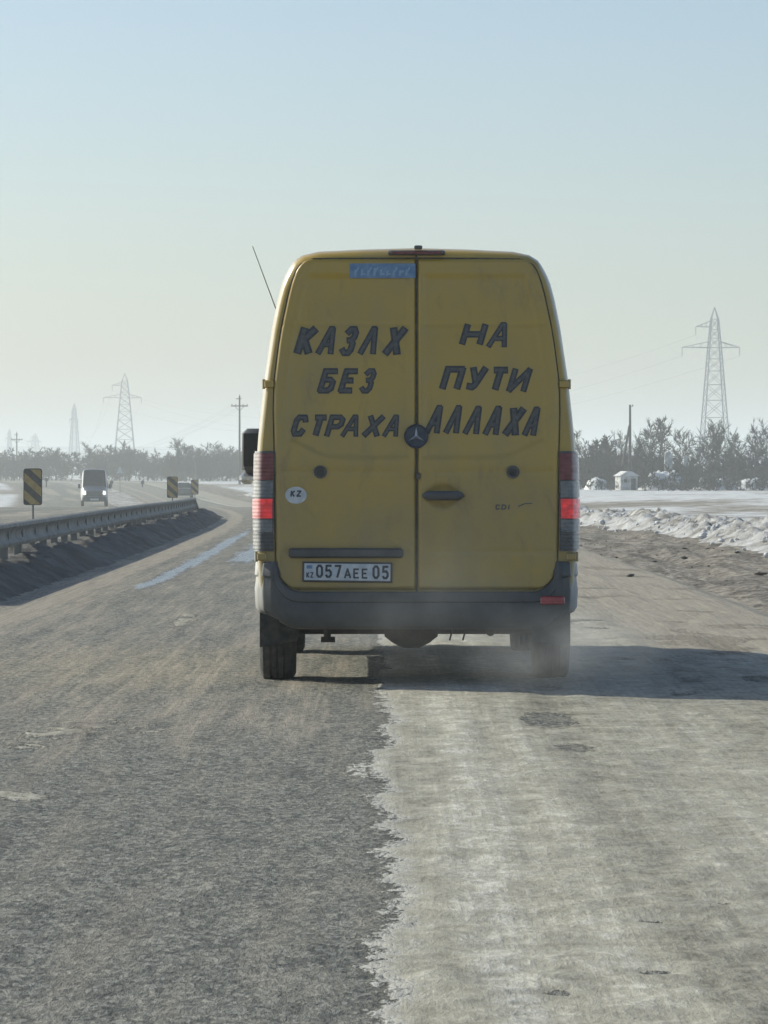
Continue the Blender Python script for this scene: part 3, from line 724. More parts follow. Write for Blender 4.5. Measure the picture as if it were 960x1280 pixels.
def glyph(ch, x0, x1, yt, yb, parent, wr, shear, mats, th, core=True, name='letter', surf=flat_skin, tilt=0.0):
    ua, ub, za, zb = U(x0), U(x1), Zp(yb), Zp(yt); h = zb - za; w = wr * h
    ua += w / 2; ub -= w / 2; za += w / 2; zb -= w / 2; h = zb - za; sh = shear * h
    wd = (ub - ua) - sh * .75
    jit = lambda: 0.0
    m = MB(); ns = 0
    for k, pl in enumerate(GL[ch]):
        pts = [(ua + sh * (v - .12) + wd * (u + jit()), za + h * (v + jit())) for u, v in pl]
        runs = [[pts[0]]]                      # break the line at sharp corners so both arms keep their width
        for i in range(1, len(pts)):
            runs[-1].append(pts[i])
            if i < len(pts) - 1:
                a1 = Vector(pts[i]) - Vector(pts[i - 1]); a2 = Vector(pts[i + 1]) - Vector(pts[i])
                if a1.angle(a2) > math.radians(62): runs.append([pts[i]])
        for r_ in runs:
            stroke(m, r_, w, surf, th, .0003 * ns)
            if core: stroke(m, r_, w * .45, surf, th + .0030, .0003 * ns, 1)
            ns += 1
    return m.build(name, mats, parent)
words = [(dL, [('К', 368, 397, 407, 444), ('А', 396, 424, 407, 444), ('З', 424, 449, 407, 445), ('Λ', 449, 477, 407, 444), ('Х', 479, 509, 407, 445),
               ('Б', 397, 423, 460, 492), ('Е', 423, 448, 460, 492), ('З', 449, 471, 460, 492),
               ('С', 363, 386, 518, 546), ('Т', 387, 409, 518, 546), ('Р', 406, 432, 518, 547), ('А', 427, 453, 518, 547), ('Х', 453, 481, 518, 547), ('А', 479, 503, 518, 547)]),
         (dR, [('Н', 575, 610, 403, 432), ('А', 610, 640, 402, 435), ('П', 550, 582, 457, 488), ('У', 582, 610, 457, 488), ('Т', 610, 636, 458, 489), ('И', 634, 665, 459, 491),
               ('А', 532, 557, 506, 543), ('Λ', 556, 581, 506, 543), ('Λ', 580, 606, 507, 544), ('А', 605, 631, 507, 545), ('Х', 629, 657, 508, 546), ('А', 654, 678, 508, 546)])]
for par, ls in words:
    for ch, a, b, c_, d in ls: glyph(ch, a, b, c_, d, par, {'А': .205, 'Λ': .205, 'З': .215, 'Б': .245, 'Е': .245, 'Х': .255, 'И': .24, 'С': .265, 'Р': .245, 'Н': .285}.get(ch, .285), .30, [M['letter'], M['letter_core']], .0015)

# ---- things fixed to the doors
def panel(name, x0, x1, y0, y1, th, mat, parent, bev=.006, off=0.0, rot=0.0):
    ua, ub, za, zb = U(x0), U(x1), Zp(y1), Zp(y0); um, zm = (ua + ub) / 2, (za + zb) / 2
    ys_ = min(skin(um, zm), skin(ua + .005, zm), skin(ub - .005, zm))
    m = MB(); m.box((um, ys_ - th / 2 + .003 - off, zm), (ub - ua, th + .006, zb - za), Matrix.Rotation(rot, 3, 'Y'), bev=bev)
    return m.build(name, mat, parent, smooth=40), ys_ - th - off
panel('plate_lamp_strip', 361, 504, 685, 697.5, .035, M['plastic'], dL, .012)
pl, yp = panel('licence_plate', 378, 490.5, 702.5, 728, .012, M['plastic'], dL, .004, rot=.012)
m = MB(); m.box((U(434.2), yp - .003, Zp(715)), (U(488) - U(380.5), .006, Zp(704.5) - Zp(725.5)), Matrix.Rotation(.012, 3, 'Y'), bev=.002)
yq = yp - .006
m.build('plate_face', M['plate'], pl)
psurf = lambda u, z: yq
for ch, a, b, c_, d in (('0', 395, 404, 705.5, 722), ('5', 406.5, 415, 705.6, 722.2), ('7', 418, 427, 705.8, 722.4), ('A', 430, 439, 710, 723), ('E', 441.5, 449, 710.3, 723), ('E', 452, 459.5, 710.5, 723.2),
                       ('0', 465.5, 474.5, 706.5, 723.5), ('5', 477.5, 486, 706.8, 724)):
    glyph(ch, a, b, c_, d, pl, .17, 0.0, M['ink'], .0012, False, 'plate_character', psurf)
m = MB(); m.box((U(387), yq - .001, Zp(708.5)), (.035, .003, .02)); m.build('plate_flag', M['blue'], pl)
for ch, a, b in (('K', 383, 387), ('Z', 388, 392)): glyph(ch, a, b, 715, 722, pl, .2, 0, M['ink'], .0012, False, 'plate_character', psurf)
# oval country sticker
def disc(name, px, py, rx, rz, th, mat, parent, n=32, off=0.0):
    u, z = U(px), Zp(py); ys_ = min(skin(u, z), skin(u - np.sign(u) * .01, z)) - off
    m = MB(); m.prism_xz([(u + rx * math.cos(2 * math.pi * k / n), z + rz * math.sin(2 * math.pi * k / n)) for k in range(n)], ys_ - th, ys_ + .004)
    return m.build(name, mat, parent), ys_ - th
stk, ys_ = disc('country_sticker', 370, 619, .066, .052, .003, M['sticker'], dL)
for ch, a, b in (('K', 363, 369), ('Z', 370.5, 377)): glyph(ch, a, b, 613, 621, stk, .24, .1, M['ink'], .001, False, 'sticker_letter', lambda u, z, y_=ys_: y_)
for px, par in ((400.5, dL), (641, dR)):
    cp, yc = disc('lock_cap', px, 590, .040, .040, .014, M['plastic'], par)
    m = MB(); m.lathe((U(px), yc, Zp(590)), (0, -1, 0), [(0, .027), (.006, .024), (.006, .0)], 20); m.build('cap_boss', M['under'], cp, smooth=40)
# blue strip sticker with worn pale print
bl, yb_ = panel('blue_strip_sticker', 437, 519.5, 328.5, 347, .003, M['blue'], dL, .0015)
for k in range(9):
    x = 444 + k * 8.0; m = MB(); f_ = lambda u, z: yb_
    hgt_ = random.choice([5, 6, 8])
    stroke(m, [(U(x), Zp(343)), (U(x + .6), Zp(343 - hgt_))], .013, f_, .0012, 0)
    stroke(m, [(U(x), Zp(341)), (U(x + 4), Zp(random.choice([334, 338, 342])))], .011, f_, .0012, .0006)
    m.build('sticker_print', M['pale_blue'], bl)
# grab handle on the right door
ua, ub = U(527.5), U(580.5); hz = Zp(619.5); m = MB()
hy = lean(hz) - .058
prev = None
P_ = []
for k in range(15):
    t_ = k / 14; u = ua + (ub - ua) * t_; e = min(t_, 1 - t_); r_ = .026 * float(sst(-.02, .12, e)) + .003
    dy = .018 * (1 - float(sst(0, .16, e)))
    P_.append([(u, hy + dy - math.cos(a) * .016, hz + math.sin(a) * r_) for a in [2 * math.pi * q / 12 for q in range(12)]])
m.grid(P_, closed=True, flip=True); m.f.append(tuple(range(12))); m.m.append(0); m.f.append(tuple(range(14 * 12 + 11, 14 * 12 - 1, -1))); m.m.append(0)
m.tube((ua + .02, hy, hz), (ua + .02, hy + .05, hz), .014); m.tube((ub - .02, hy, hz), (ub - .02, hy + .05, hz), .014)
m.build('door_handle', M['plastic'], dR, smooth=50)
m = MB(); m.box((U(523), lean(1.28) - .034, Zp(595)), (.022, .02, .04), bev=.005); m.build('door_catch', M['plastic'], dR)
for ch, a, b in (('C', 619, 625), ('D', 626.5, 633), ('I', 634, 638)): glyph(ch, a, b, 630.5, 637, dR, .22, .15, M['letter_core'], .002, False, 'model_letter')
m = MB(); stroke(m, [(U(648), Zp(633)), (U(656), Zp(629.5)), (U(665), Zp(629))], .006, skin, .002, 0); m.build('scratch_mark', M['letter_core'], dR)
# round emblem with three-pointed star over the door gap
u0, z0 = U(520.3), Zp(545.3); ye = lean(z0) - .030
m = MB(); m.lathe((u0, ye + .01, z0), (0, -1, 0), [(0, .074), (.018, .074), (.024, .070), (.020, .064), (.016, .060), (.017, 0)], 40)
em = m.build('emblem', M['emblem_dark'], van, smooth=35)
m = MB()
for k in range(3):
    a = math.pi / 2 + k * 2 * math.pi / 3; tip = (u0 + .056 * math.cos(a), z0 + .056 * math.sin(a)); w_ = .011
    l_ = (u0 + w_ * math.cos(a + 1.05), z0 + w_ * math.sin(a + 1.05)); r_ = (u0 + w_ * math.cos(a - 1.05), z0 + w_ * math.sin(a - 1.05))
    m.add([(u0, ye - .020, z0), (r_[0], ye - .009, r_[1]), (tip[0], ye - .009, tip[1]), (l_[0], ye - .009, l_[1])], [(0, 1, 2), (0, 2, 3)])
m.build('emblem_star', M['chrome'], em)
# high brake lamp, roof trim
zt = Zp(315); m = MB(); m.box((U(521), lean(zt) - .016, zt), (U(557) - U(485), .05, .030), bev=.01); hb = m.build('high_brake_lamp', M['plastic'], van, smooth=40)
m = MB(); m.box((U(521), lean(zt) - .044, zt), (U(553) - U(489), .006, .016), bev=.002); m.build('brake_lens', M['red_dim'], hb)
m = MB(); m.box((U(523), .10, 2.704), (.05, .06, .024), bev=.006); m.build('roof_nub', M['plastic'], van)

# ---- tail lamps wrapped round the corners
def corner_strip(z0, z1, sd, mat, parent, name, proud=0.0, inner=.115, fwd=.16):
    P_ = []; nz = 4
    for k in range(nz + 1):
        z = z0 + (z1 - z0) * k / nz; W_ = Wz(z); l_ = lean(z)
        pl_ = [(W_ - inner, .004), (W_ - inner, -.016 - proud), (W_ - .066, -.017 - proud), (W_ - .046, -.012 - proud), (W_ - .028, .000 - proud), (W_ - .013, .018 - proud * .5), (W_ - .002 + proud * .5, .044), (W_ + .006 + proud, .085), (W_ + .010 + proud, .13), (W_ + .012 + proud, fwd), (W_ - .02, fwd)]
        P_.append([(sd * x, y + l_, z) for x, y in pl_])
    m = MB(); m.grid(P_, flip=(sd > 0)) ; n = len(P_[0])
    lo = tuple(range(n)); hi = tuple(nz * n + i for i in range(n))
    m.f += [lo if sd < 0 else lo[::-1], hi[::-1] if sd < 0 else hi]; m.m += [0, 0]
    return m.build(name, mat, parent, smooth=50)
for sd in (-1, 1):
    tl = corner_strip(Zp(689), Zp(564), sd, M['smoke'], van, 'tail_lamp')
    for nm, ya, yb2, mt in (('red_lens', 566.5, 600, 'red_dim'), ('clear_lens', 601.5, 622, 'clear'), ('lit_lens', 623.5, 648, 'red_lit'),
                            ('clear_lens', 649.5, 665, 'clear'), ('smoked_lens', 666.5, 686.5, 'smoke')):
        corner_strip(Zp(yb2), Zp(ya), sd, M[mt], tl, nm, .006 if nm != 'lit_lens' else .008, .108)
# ---- rear bumper
plan = [(.958, .62), (.975, .40), (.988, .22), (.985, .12), (.968, .045), (.935, -.005), (.885, -.040), (.80, -.062), (.70, -.072), (.55, -.080), (.35, -.086), (.0, -.088)]
plan = [(-x, y) for x, y in plan] + [(x, y) for x, y in plan[-2::-1]]
def bump_top(u):
    u = abs(u)
    if u < .705: return .603
    if u < .87:
        d = u - .705; return .603 + (.152 - math.sqrt(max(0, .152 ** 2 - min(d, .152) ** 2)))
    return .785
def dens(pl, n=8):
    out = []
    for a, b in zip(pl[:-1], pl[1:]):
        for k in range(n): out.append((a[0] + (b[0] - a[0]) * k / n, a[1] + (b[1] - a[1]) * k / n))
    return out + [pl[-1]]
P_ = []
for x, y in dens(plan):
    zt = bump_top(x); zb = .372 + .09 * float(sst(.72, .97, abs(x))) + .02 * float(sst(.05, .4, y))
    nv = Vector((x * .25 if abs(x) < .85 else x, -1.0 if abs(x) < .93 else -.15, 0)).normalized()
    col_ = [(x - nv.x * .05, y - nv.y * .05, zt - .002)]
    for v_, o in ((1, -.012), (.96, .0), (.74, .006), (.70, -.004), (.45, .006), (.12, .0), (.03, -.018), (0, -.04)):
        col_.append((x + nv.x * o, y + nv.y * o, zb + (zt - zb) * v_))
    col_.append((x - nv.x * .10, y - nv.y * .10, zb + .01))
    P_.append(col_)
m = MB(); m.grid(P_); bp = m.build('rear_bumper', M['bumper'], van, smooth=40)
zr = Zp(750); m = MB(); m.box((U(690), -.085, zr), (.150, .02, .052), Matrix.Rotation(.10, 3, 'Z'), bev=.01); m.build('reflector', M['reflector'], bp)
# ---- underside
m = MB(); m.box((0, 3.0, .50), (1.70, 5.4, .14)); m.box((0, .18, .46), (1.60, .30, .12)); m.build('floor_pan', M['under'], van)
for sd in (-1, 1):
    m = MB(); m.box((sd * .42, 2.6, .42), (.09, 4.9, .11)); m.build('chassis_rail', M['under'], van)
    m = MB()
    for k in range(3): m.box((sd * .60, AX_R, .36 + .016 * k), (.07, 1.25 - .3 * k, .012))
    m.build('leaf_spring', M['under'], van)
    m = MB(); m.prism_xz([(sd * .74, .27), (sd * .975, .23), (sd * .975, .62), (sd * .70, .62)], AX_R - .44, AX_R - .43); m.build('mud_flap', M['tyre'], van)
m = MB(); m.tube((-.80, AX_R, .345), (.80, AX_R, .345), .052, n=12)
m.lathe((-.02, AX_R, .335), (1, 0, 0), [(-.17, .055), (-.12, .095), (-.05, .130), (.05, .130), (.12, .095), (.17, .055)], 18)
m.lathe((-.02, AX_R - .12, .335), (0, 1, 0), [(0, .06), (.03, .10), (.12, .115)], 16)
m.build('rear_axle', M['under'], van, smooth=40)
m = MB(); m.tube((U(408) , .55, .52), (U(408), .55, .285), .022, n=8); m.tube((U(400), .55, .285), (U(418), .55, .285), .018); m.build('tow_bracket', M['under'], van)
m = MB(); m.path([(U(597), .5, .40), (U(607), .48, .365), (U(618), .45, .345), (U(622), .3, .345)], .018); m.tube((.46, .30, .345), (.46, 2.6, .40), .03, n=10); m.build('exhaust_pipe', M['under'], van)
for a in (566, 583):
    m = MB(); m.path([(U(a), .7, .42), (U(a) + .01, .7, .33), (U(a) - .005, .68, .275)], .006, 5); m.build('hanging_cable', M['under'], van)
m = MB(); m.tube((U(345) + .03, 4.55, 2.30), (U(343), 4.5, 2.36), .018, n=8)
b0 = P(344, 385, VY + 4.5) - Vector((VX, VY, 0)); b1 = P(319.5, 308, VY + 4.2) - Vector((VX, VY, 0))
m = MB(); m.tube(b0 + (b0 - b1) * .18 + Vector((.03, 0, 0)), b1, .0042, .0028, 6); m.tube(b0 + (b0 - b1) * .20 + Vector((.03, 0, 0)), b0 + (b0 - b1) * .12 + Vector((.02, 0, 0)), .02, .012, 10); m.build('antenna', M['seam'], van)

# drifting snow dust behind the wheels
def dust(name, loc, size, dens_, label):
    import bmesh
    bm = bmesh.new(); bmesh.ops.create_icosphere(bm, subdivisions=3, radius=1)
    me = bpy.data.meshes.new(name); 
    for v in bm.verts:
        k = 1 + .15 * math.sin(v.co.x * 5 + 1) * math.cos(v.co.y * 4)
        v.co = Vector((v.co.x * size[0] * k, v.co.y * size[1], max(v.co.z, -.85) * size[2] * k))
    bm.to_mesh(me); bm.free()
    mt = bpy.data.materials.new(name + '_air'); mt.use_nodes = True; t = mt.node_tree
    t.nodes.remove(t.nodes['Principled BSDF']); out = t.nodes['Material Output']
    pv = t.nodes.new('ShaderNodeVolumePrincipled'); pv.inputs['Color'].default_value = (.92, .93, .93, 1); pv.inputs['Anisotropy'].default_value = .2
    tc = t.nodes.new('ShaderNodeTexCoord'); nz = t.nodes.new('ShaderNodeTexNoise'); nz.inputs['Scale'].default_value = 2.6; nz.inputs['Detail'].default_value = 4
    t.links.new(tc.outputs['Object'], nz.inputs['Vector'])
    mp = t.nodes.new('ShaderNodeMapping'); mp.inputs['Scale'].default_value = (1 / size[0], 1 / size[1], 1 / size[2])
    t.links.new(tc.outputs['Object'], mp.inputs['Vector'])
    ln = t.nodes.new('ShaderNodeVectorMath'); ln.operation = 'LENGTH'; t.links.new(mp.outputs[0], ln.inputs[0])
    fo = t.nodes.new('ShaderNodeMapRange'); fo.interpolation_type = 'SMOOTHSTEP'; fo.inputs['From Min'].default_value = .95; fo.inputs['From Max'].default_value = .1
    t.links.new(ln.outputs['Value'], fo.inputs['Value'])
    nr = t.nodes.new('ShaderNodeMapRange'); nr.inputs['From Min'].default_value = .38; nr.inputs['From Max'].default_value = .68
    t.links.new(nz.outputs[0], nr.inputs['Value'])
    mu = t.nodes.new('ShaderNodeMath'); mu.operation = 'MULTIPLY'; t.links.new(fo.outputs[0], mu.inputs[0]); t.links.new(nr.outputs[0], mu.inputs[1])
    m2 = t.nodes.new('ShaderNodeMath'); m2.operation = 'MULTIPLY'; t.links.new(mu.outputs[0], m2.inputs[0]); m2.inputs[1].default_value = dens_
    t.links.new(m2.outputs[0], pv.inputs['Density']); t.links.new(pv.outputs[0], out.inputs['Volume'])
    me.materials.append(mt); o = link(name, me, None, loc)
    return tag(o, label, 'dust', kind='stuff')
dust('snow_dust', (1.02, 23.2, .30), (.85, 1.2, .36), .55, 'pale snow dust swirling behind the right rear wheel of the yellow van')
dust('exhaust_haze', (.25, 23.5, .55), (.75, .75, .62), .20, 'thin pale exhaust haze hanging behind the yellow van bumper')

# ------------------------------------------------------------------ oncoming vehicles
OY = 312.0; ox = GX(110.5, OY); oz = gz(ox, OY) + .03
head = math.atan2(float(edge(OY + 10) - edge(OY - 10)), 20.0)
ov = empty('oncoming_van', (ox + 0.0, OY + 5.98, oz), math.pi - head * 1.0); ov.scale = (1.07, 1.07, 1.07)
tag(ov, 'silver van with lit headlights coming towards us beyond the guard rail', 'van')
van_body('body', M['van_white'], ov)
for sd in (-1, 1):
    for ya in (AX_R, AX_F): van_wheel(ov, sd * .868, ya, sd)
    van_mirror(ov, sd)
van_front(ov, M['van_white'], M['white_lamp'])
m = MB(); m.box((0, 3.0, .46), (1.7, 5.6, .2)); m.build('floor_pan', M['under'], ov)
m = MB(); m.tube((-.5, 4.95, 1.40), (-.05, 5.2, 1.70), .012); m.tube((.1, 4.95, 1.40), (.55, 5.2, 1.70), .012); m.build('wiper', M['seam'], ov)

def small_car(loc, rz):
    root = empty('dark_car', loc, rz)
    st = [(0, .62, .58, .42), (.08, .78, .86, .34), (.5, .84, .98, .24), (.9, .86, 1.0, .22), (1.5, .87, .98, .22), (2.6, .87, .97, .22), (3.3, .86, .92, .22), (3.9, .82, .82, .24), (4.25, .72, .68, .30), (4.35, .60, .55, .40)]
    P_ = []
    for y, w, t_, b in st:
        P_.append([(-w * .9, y, b), (-w, y, b + (t_ - b) * .35), (-w, y, b + (t_ - b) * .7), (-w * .93, y, t_ - .03), (-w * .6, y, t_), (0, y, t_ + .02), (w * .6, y, t_), (w * .93, y, t_ - .03), (w, y, b + (t_ - b) * .7), (w, y, b + (t_ - b) * .35), (w * .9, y, b)])
    m = MB(); m.grid(P_, closed=True, flip=True); n = 11
    m.f += [tuple(range(n)), tuple(range(9 * n + n - 1, 9 * n - 1, -1))]; m.m += [0, 0]
    m.build('body', M['car'], root, smooth=40)
    P_ = []
    for y, w, t_ in ((.45, .74, .96), (.95, .66, 1.38), (1.4, .63, 1.45), (2.2, .63, 1.43), (2.75, .66, 1.25), (3.25, .74, .94)):
        P_.append([(-w - .06, y, .90), (-w, y, t_ - .06), (-w * .7, y, t_), (0, y, t_ + .015), (w * .7, y, t_), (w, y, t_ - .06), (w + .06, y, .90)])
    m = MB(); m.grid(P_, flip=True); m.build('cabin_glass', M['glass'], root, smooth=40)
    m = MB(); m.box((0, 1.75, 1.462), (1.02, 1.15, .03), bev=.012); m.build('roof_panel', M['car'], root)
    for sd in (-1, 1):
        for y in (.85, 3.45):
            m = MB(); m.lathe((sd * .76, y, .31), (sd, 0, 0), [(-.09, .2), (-.09, .29), (-.05, .31), (.07, .31), (.10, .28), (.10, .18), (.08, .0)], 20); m.build('wheel', M['tyre'], root, smooth=40)
        m = MB(); m.box((sd * .60, .03, .74), (.26, .10, .14), bev=.03); m.build('tail_light', M['red_dim'], root)
        m = MB(); m.box((sd * .56, 4.27, .62), (.28, .10, .12), bev=.03); m.build('headlight', M['lamp_off'], root)
    return root
cyy = 385.0; cxx = GX(231, cyy)
c = small_car((cxx, cyy, gz(cxx, cyy) + .04), -math.atan2(float(edge(435) - edge(415)), 20))
tag(c, 'small dark car far ahead between two striped marker boards', 'car')

# ------------------------------------------------------------------ guard rail
gr = empty('guard_rail', (float(edge(54)) - 1.45, 54, 0)); tag(gr, 'long dirty steel guard rail along the left median', 'guard rail')
gp = Vector(gr.location)
def rail_pt(Y): X = float(edge(Y)) - 1.45; return Vector((X, Y, gz(X, Y)))
wprof = [(.0, .31), (.045, .295), (.055, .255), (.01, .205), (-.005, .155), (.01, .105), (.055, .055), (.045, .015), (.0, .0)]
def beam(Ya, Yb, drop=0.0):
    P_ = []
    for k in range(5):
        Y = Ya + (Yb - Ya) * k / 4; p = rail_pt(Y) - gp
        z0 = .385 - drop * k / 4
        P_.append([(p.x + o + .05, p.y, p.z + z0 + h) for o, h in wprof] + [(p.x + o + .044, p.y, p.z + z0 + h) for o, h in wprof[::-1]])
    m = MB(); m.grid(P_, closed=True); return m.build('rail_beam', M['galv'], gr, smooth=50)
Y = 40.0
while Y < 124: beam(Y, Y + 4.01); Y += 4.0
beam(124, 131, .36)
Y = 40.0
pm = MB(); pm.box((0, 0, .33), (.10, .13, .72), bev=.012); pm.box((.045, 0, .54), (.05, .10, .18)); pm.build('rail_post', M['galv'], gr)
post0 = gr.children[-1]; post0.location = rail_pt(40) - gp
Y = 42.0
while Y < 129:
    o = post0.copy(); COL.objects.link(o); o.parent = gr; o.location = rail_pt(Y) - gp
    if Y > 125: o.location.z -= .25
    Y += 2.0

# striped marker boards on the median
def marker_board(px, py_mid, Y, label):
    X = GX(px, Y); z = gz(X, Y); zc = HC + (HZ - py_mid) / F * Y
    root = empty('striped_marker_board', (X, Y, z), 0)
    tag(root, label, 'road sign', 'striped marker boards on the median')
    hw, hh = .255, .50; m = MB()
    r_ = .07; pts = []
    for cx_, cz_, a0 in ((hw - r_, hh - r_, 0), (-hw + r_, hh - r_, 90), (-hw + r_, -hh + r_, 180), (hw - r_, -hh + r_, 270)):
        for k in range(5):
            a = math.radians(a0 + k * 22.5); pts.append((cx_ + r_ * math.cos(a), cz_ + r_ * math.sin(a) + zc - z))
    m.prism_xz(pts, -.012, .012); bd = m.build('board', M['sign_dark'], root)
    # yellow bands running down to the right, clipped to the plate
    def clip(poly, f):
        out = []
        for a, b in zip(poly, poly[1:] + poly[:1]):
            fa, fb = f(a), f(b)
            if fa >= 0: out.append(a)
            if (fa >= 0) != (fb >= 0): t_ = fa / (fa - fb); out.append((a[0] + (b[0] - a[0]) * t_, a[1] + (b[1] - a[1]) * t_))
        return out
    q = .9
    inner = [(x * .90, (zz - (zc - z)) * .95 + (zc - z)) for x, zz in pts]
    for k in (-1, 0, 1):
        c0 = zc - z + .06 + k * .47
        f1 = lambda p, c0=c0: p[1] + q * 1.0 * p[0] - (c0 - .12); f2 = lambda p, c0=c0: (c0 + .12) - (p[1] + q * p[0])
        pol = clip(clip(inner, f1), f2)
        if len(pol) > 2:
            m = MB(); m.prism_xz(pol, -.016, -.0125); m.build('stripe', M['sign_yellow'], bd)
    m = MB(); m.tube((0, .035, -.1), (0, .035, zc - z + .4), .03, n=8); m.build('post', M['galv'], root)
marker_board(41, 608.5, 109, 'near yellow and black striped board standing behind the guard rail')
marker_board(215.5, 609, 188, 'striped board left of the small dark car')
marker_board(243.5, 609, 272, 'farthest striped board right of the small dark car')

# dark edge posts across the far carriageway
for px, py, Y, hh, lb in ((58, 601, 470, .9, 'stubby dark edge post at far left behind the near striped board'), (139.5, 606, 470, .85, 'stubby dark edge post right of the oncoming silver van'), (178, 607, 470, .95, 'stubby dark edge post midway between oncoming van and striped board')):
    X = GX(px, Y); z = gz(X, Y); ztop = HC + (HZ - py) / F * Y + .40
    root = empty('edge_post', (X, Y, z)); tag(root, lb, 'post', 'edge posts across the far carriageway')
    h_ = max(.8, min(1.1, ztop - z))
    m = MB(); m.box((0, 0, h_ / 2 - .05), (.16, .14, h_ + .1), bev=.03); m.build('shaft', M['sign_dark'], root)
    m = MB(); m.box((0, 0, h_ - .22), (.40, .15, .40), bev=.05); m.build('marker_head', M['sign_dark'], root)
X, Y = GX(150, 430), 430.0; z = gz(X, Y); zc = HC + (HZ - 588) / F * Y
root = empty('triangular_sign', (X, Y, z)); tag(root, 'small pale triangular sign in front of the left tree belt', 'road sign')
m = MB(); m.prism_xz([(-.42, zc - z - .33), (.42, zc - z - .33), (0, zc - z + .40)], -.01, .01); m.build('plate', M['sticker'], root)
m = MB(); m.tube((0, .03, -.1), (0, .03, zc - z), .03); m.build('post', M['galv'], root)

# ------------------------------------------------------------------ pylons, poles, cables
def strut(m, a, b, r): m.tube(a, b, r, r, 4, False)
def pylon(name, X, Y, H, rz, label, thick=1.0, wide=1.0):
    z = gz(X, Y); root = empty(name, (X, Y, z), rz); tag(root, label, 'pylon', 'lattice power pylons')
    hw = lambda h: wide * float(np.interp(h / H, [0, .72, .93, 1.0], [2.7, 1.15, .62, .12]))
    lv = [0, .13, .25, .36, .46, .55, .63, .70, .765, .82, .87, .93]
    for sx in (-1, 1):
        for sy in (-1, 1):
            m = MB()
            for a, b in zip(lv[:-1], lv[1:]): strut(m, (sx * hw(a * H), sy * hw(a * H), a * H), (sx * hw(b * H), sy * hw(b * H), b * H), .13 * thick)
            strut(m, (sx * hw(.93 * H), sy * hw(.93 * H), .93 * H), (0, 0, H), .10 * thick)
            m.build('tower_leg', M['steel'], root)
    cor = [(-1, -1), (1, -1), (1, 1), (-1, 1)]
    for q in range(4):
        m = MB(); (ax, ay), (bx_, by_) = cor[q], cor[(q + 1) % 4]
        for a, b in zip(lv[:-1], lv[1:]):
            wa, wb = hw(a * H), hw(b * H)
            strut(m, (ax * wa, ay * wa, a * H), (bx_ * wb, by_ * wb, b * H), .055 * thick); strut(m, (bx_ * wa, by_ * wa, a * H), (ax * wb, ay * wb, b * H), .055 * thick)
            strut(m, (ax * wb, ay * wb, b * H), (bx_ * wb, by_ * wb, b * H), .05 * thick)
        m.build('lattice_bracing', M['steel'], root)
    tips = []
    for sd, h, L in ((-1, .885, 2.6), (-1, .765, 4.7), (1, .765, 3.4)):
        m = MB(); zb_ = h * H; w0 = hw(zb_); zt_ = zb_ + H * .035; w1 = hw(zt_); tip = (sd * (L + w0), 0, zb_ + .05)
        for sy in (-1, 1):
            strut(m, (sd * w0, sy * w0, zb_), tip, .085 * thick); strut(m, (sd * w1, sy * w1, zt_), tip, .07 * thick)
            for k in (.3, .6):
                a = Vector((sd * w0, sy * w0, zb_)).lerp(Vector(tip), k); b = Vector((sd * w1, sy * w1, zt_)).lerp(Vector(tip), k); strut(m, a, b, .04 * thick)
        arm = m.build('cross_arm', M['steel'], root)
        m = MB(); 
        for k in range(7): m.tube((tip[0], 0, tip[2] - .2 * k - .05), (tip[0], 0, tip[2] - .2 * k - .2), .10 * thick, .05 * thick, 6)
        m.build('insulator_string', M['galv'], arm)
        tips.append(Vector((tip[0], 0, tip[2] - 1.5)))
    rot = Matrix.Rotation(rz, 3, 'Z')
    return [rot @ t_ + Vector((X, Y, z)) for t_ in tips]
YR = 700.0; XR = GX(893, YR); YL = 1130.0; XL = GX(156, YL)
t1 = pylon('power_pylon', XR, YR, HC + (HZ - 384) / F * YR - gz(XR, YR), .10, 'tall grey lattice pylon rising above the right tree belt', 1.0)
t2 = pylon('power_pylon', XL, YL, HC + (HZ - 467) / F * YL - gz(XL, YL), .10, 'hazy lattice pylon with spread legs above the left tree belt', 1.3, 1.25)
Y3 = 1560.0; X3 = GX(93, Y3)
t3 = pylon('power_pylon', X3, Y3, HC + (HZ - 504) / F * Y3 - gz(X3, Y3), 1.30, 'faint narrow pylon left of the spread-legged pylon', 1.5, .8)
Y4 = 2000.0; X4 = GX(44, Y4)
t4 = pylon('power_pylon', X4, Y4, 17.5, .9, 'small faint pylon low above the left tree belt', 1.6, 1.0)
Y5 = 1900.0; X5 = GX(12, Y5)
t5 = pylon('power_pylon', X5, Y5, HC + (HZ - 536) / F * Y5 - gz(X5, Y5), 1.3, 'faint pylon at the far left edge of the view', 1.5, .6)
def cable(a, b, sag, label, grp, r=.016):
    n = 24; m = MB(); pts = [a.lerp(b, k / n) - Vector((0, 0, sag * 4 * (k / n) * (1 - k / n))) for k in range(n + 1)]
    for p, q in zip(pts[:-1], pts[1:]): m.tube(p, q, r, r, 4, False)
    tag(m.build('power_cable', M['cable'], None), label, 'cable', grp)
for k, w_ in enumerate(('upper left', 'lower left', 'lower right')):
    cable(t1[k], t2[k], 11, 'thin cable from %s arm of the tall right pylon to the left pylon' % w_, 'cables between pylons')
    cable(t2[k], t3[k], 11, 'thin cable from %s arm of the spread-legged left pylon to the narrow one' % w_, 'cables between pylons', .02)

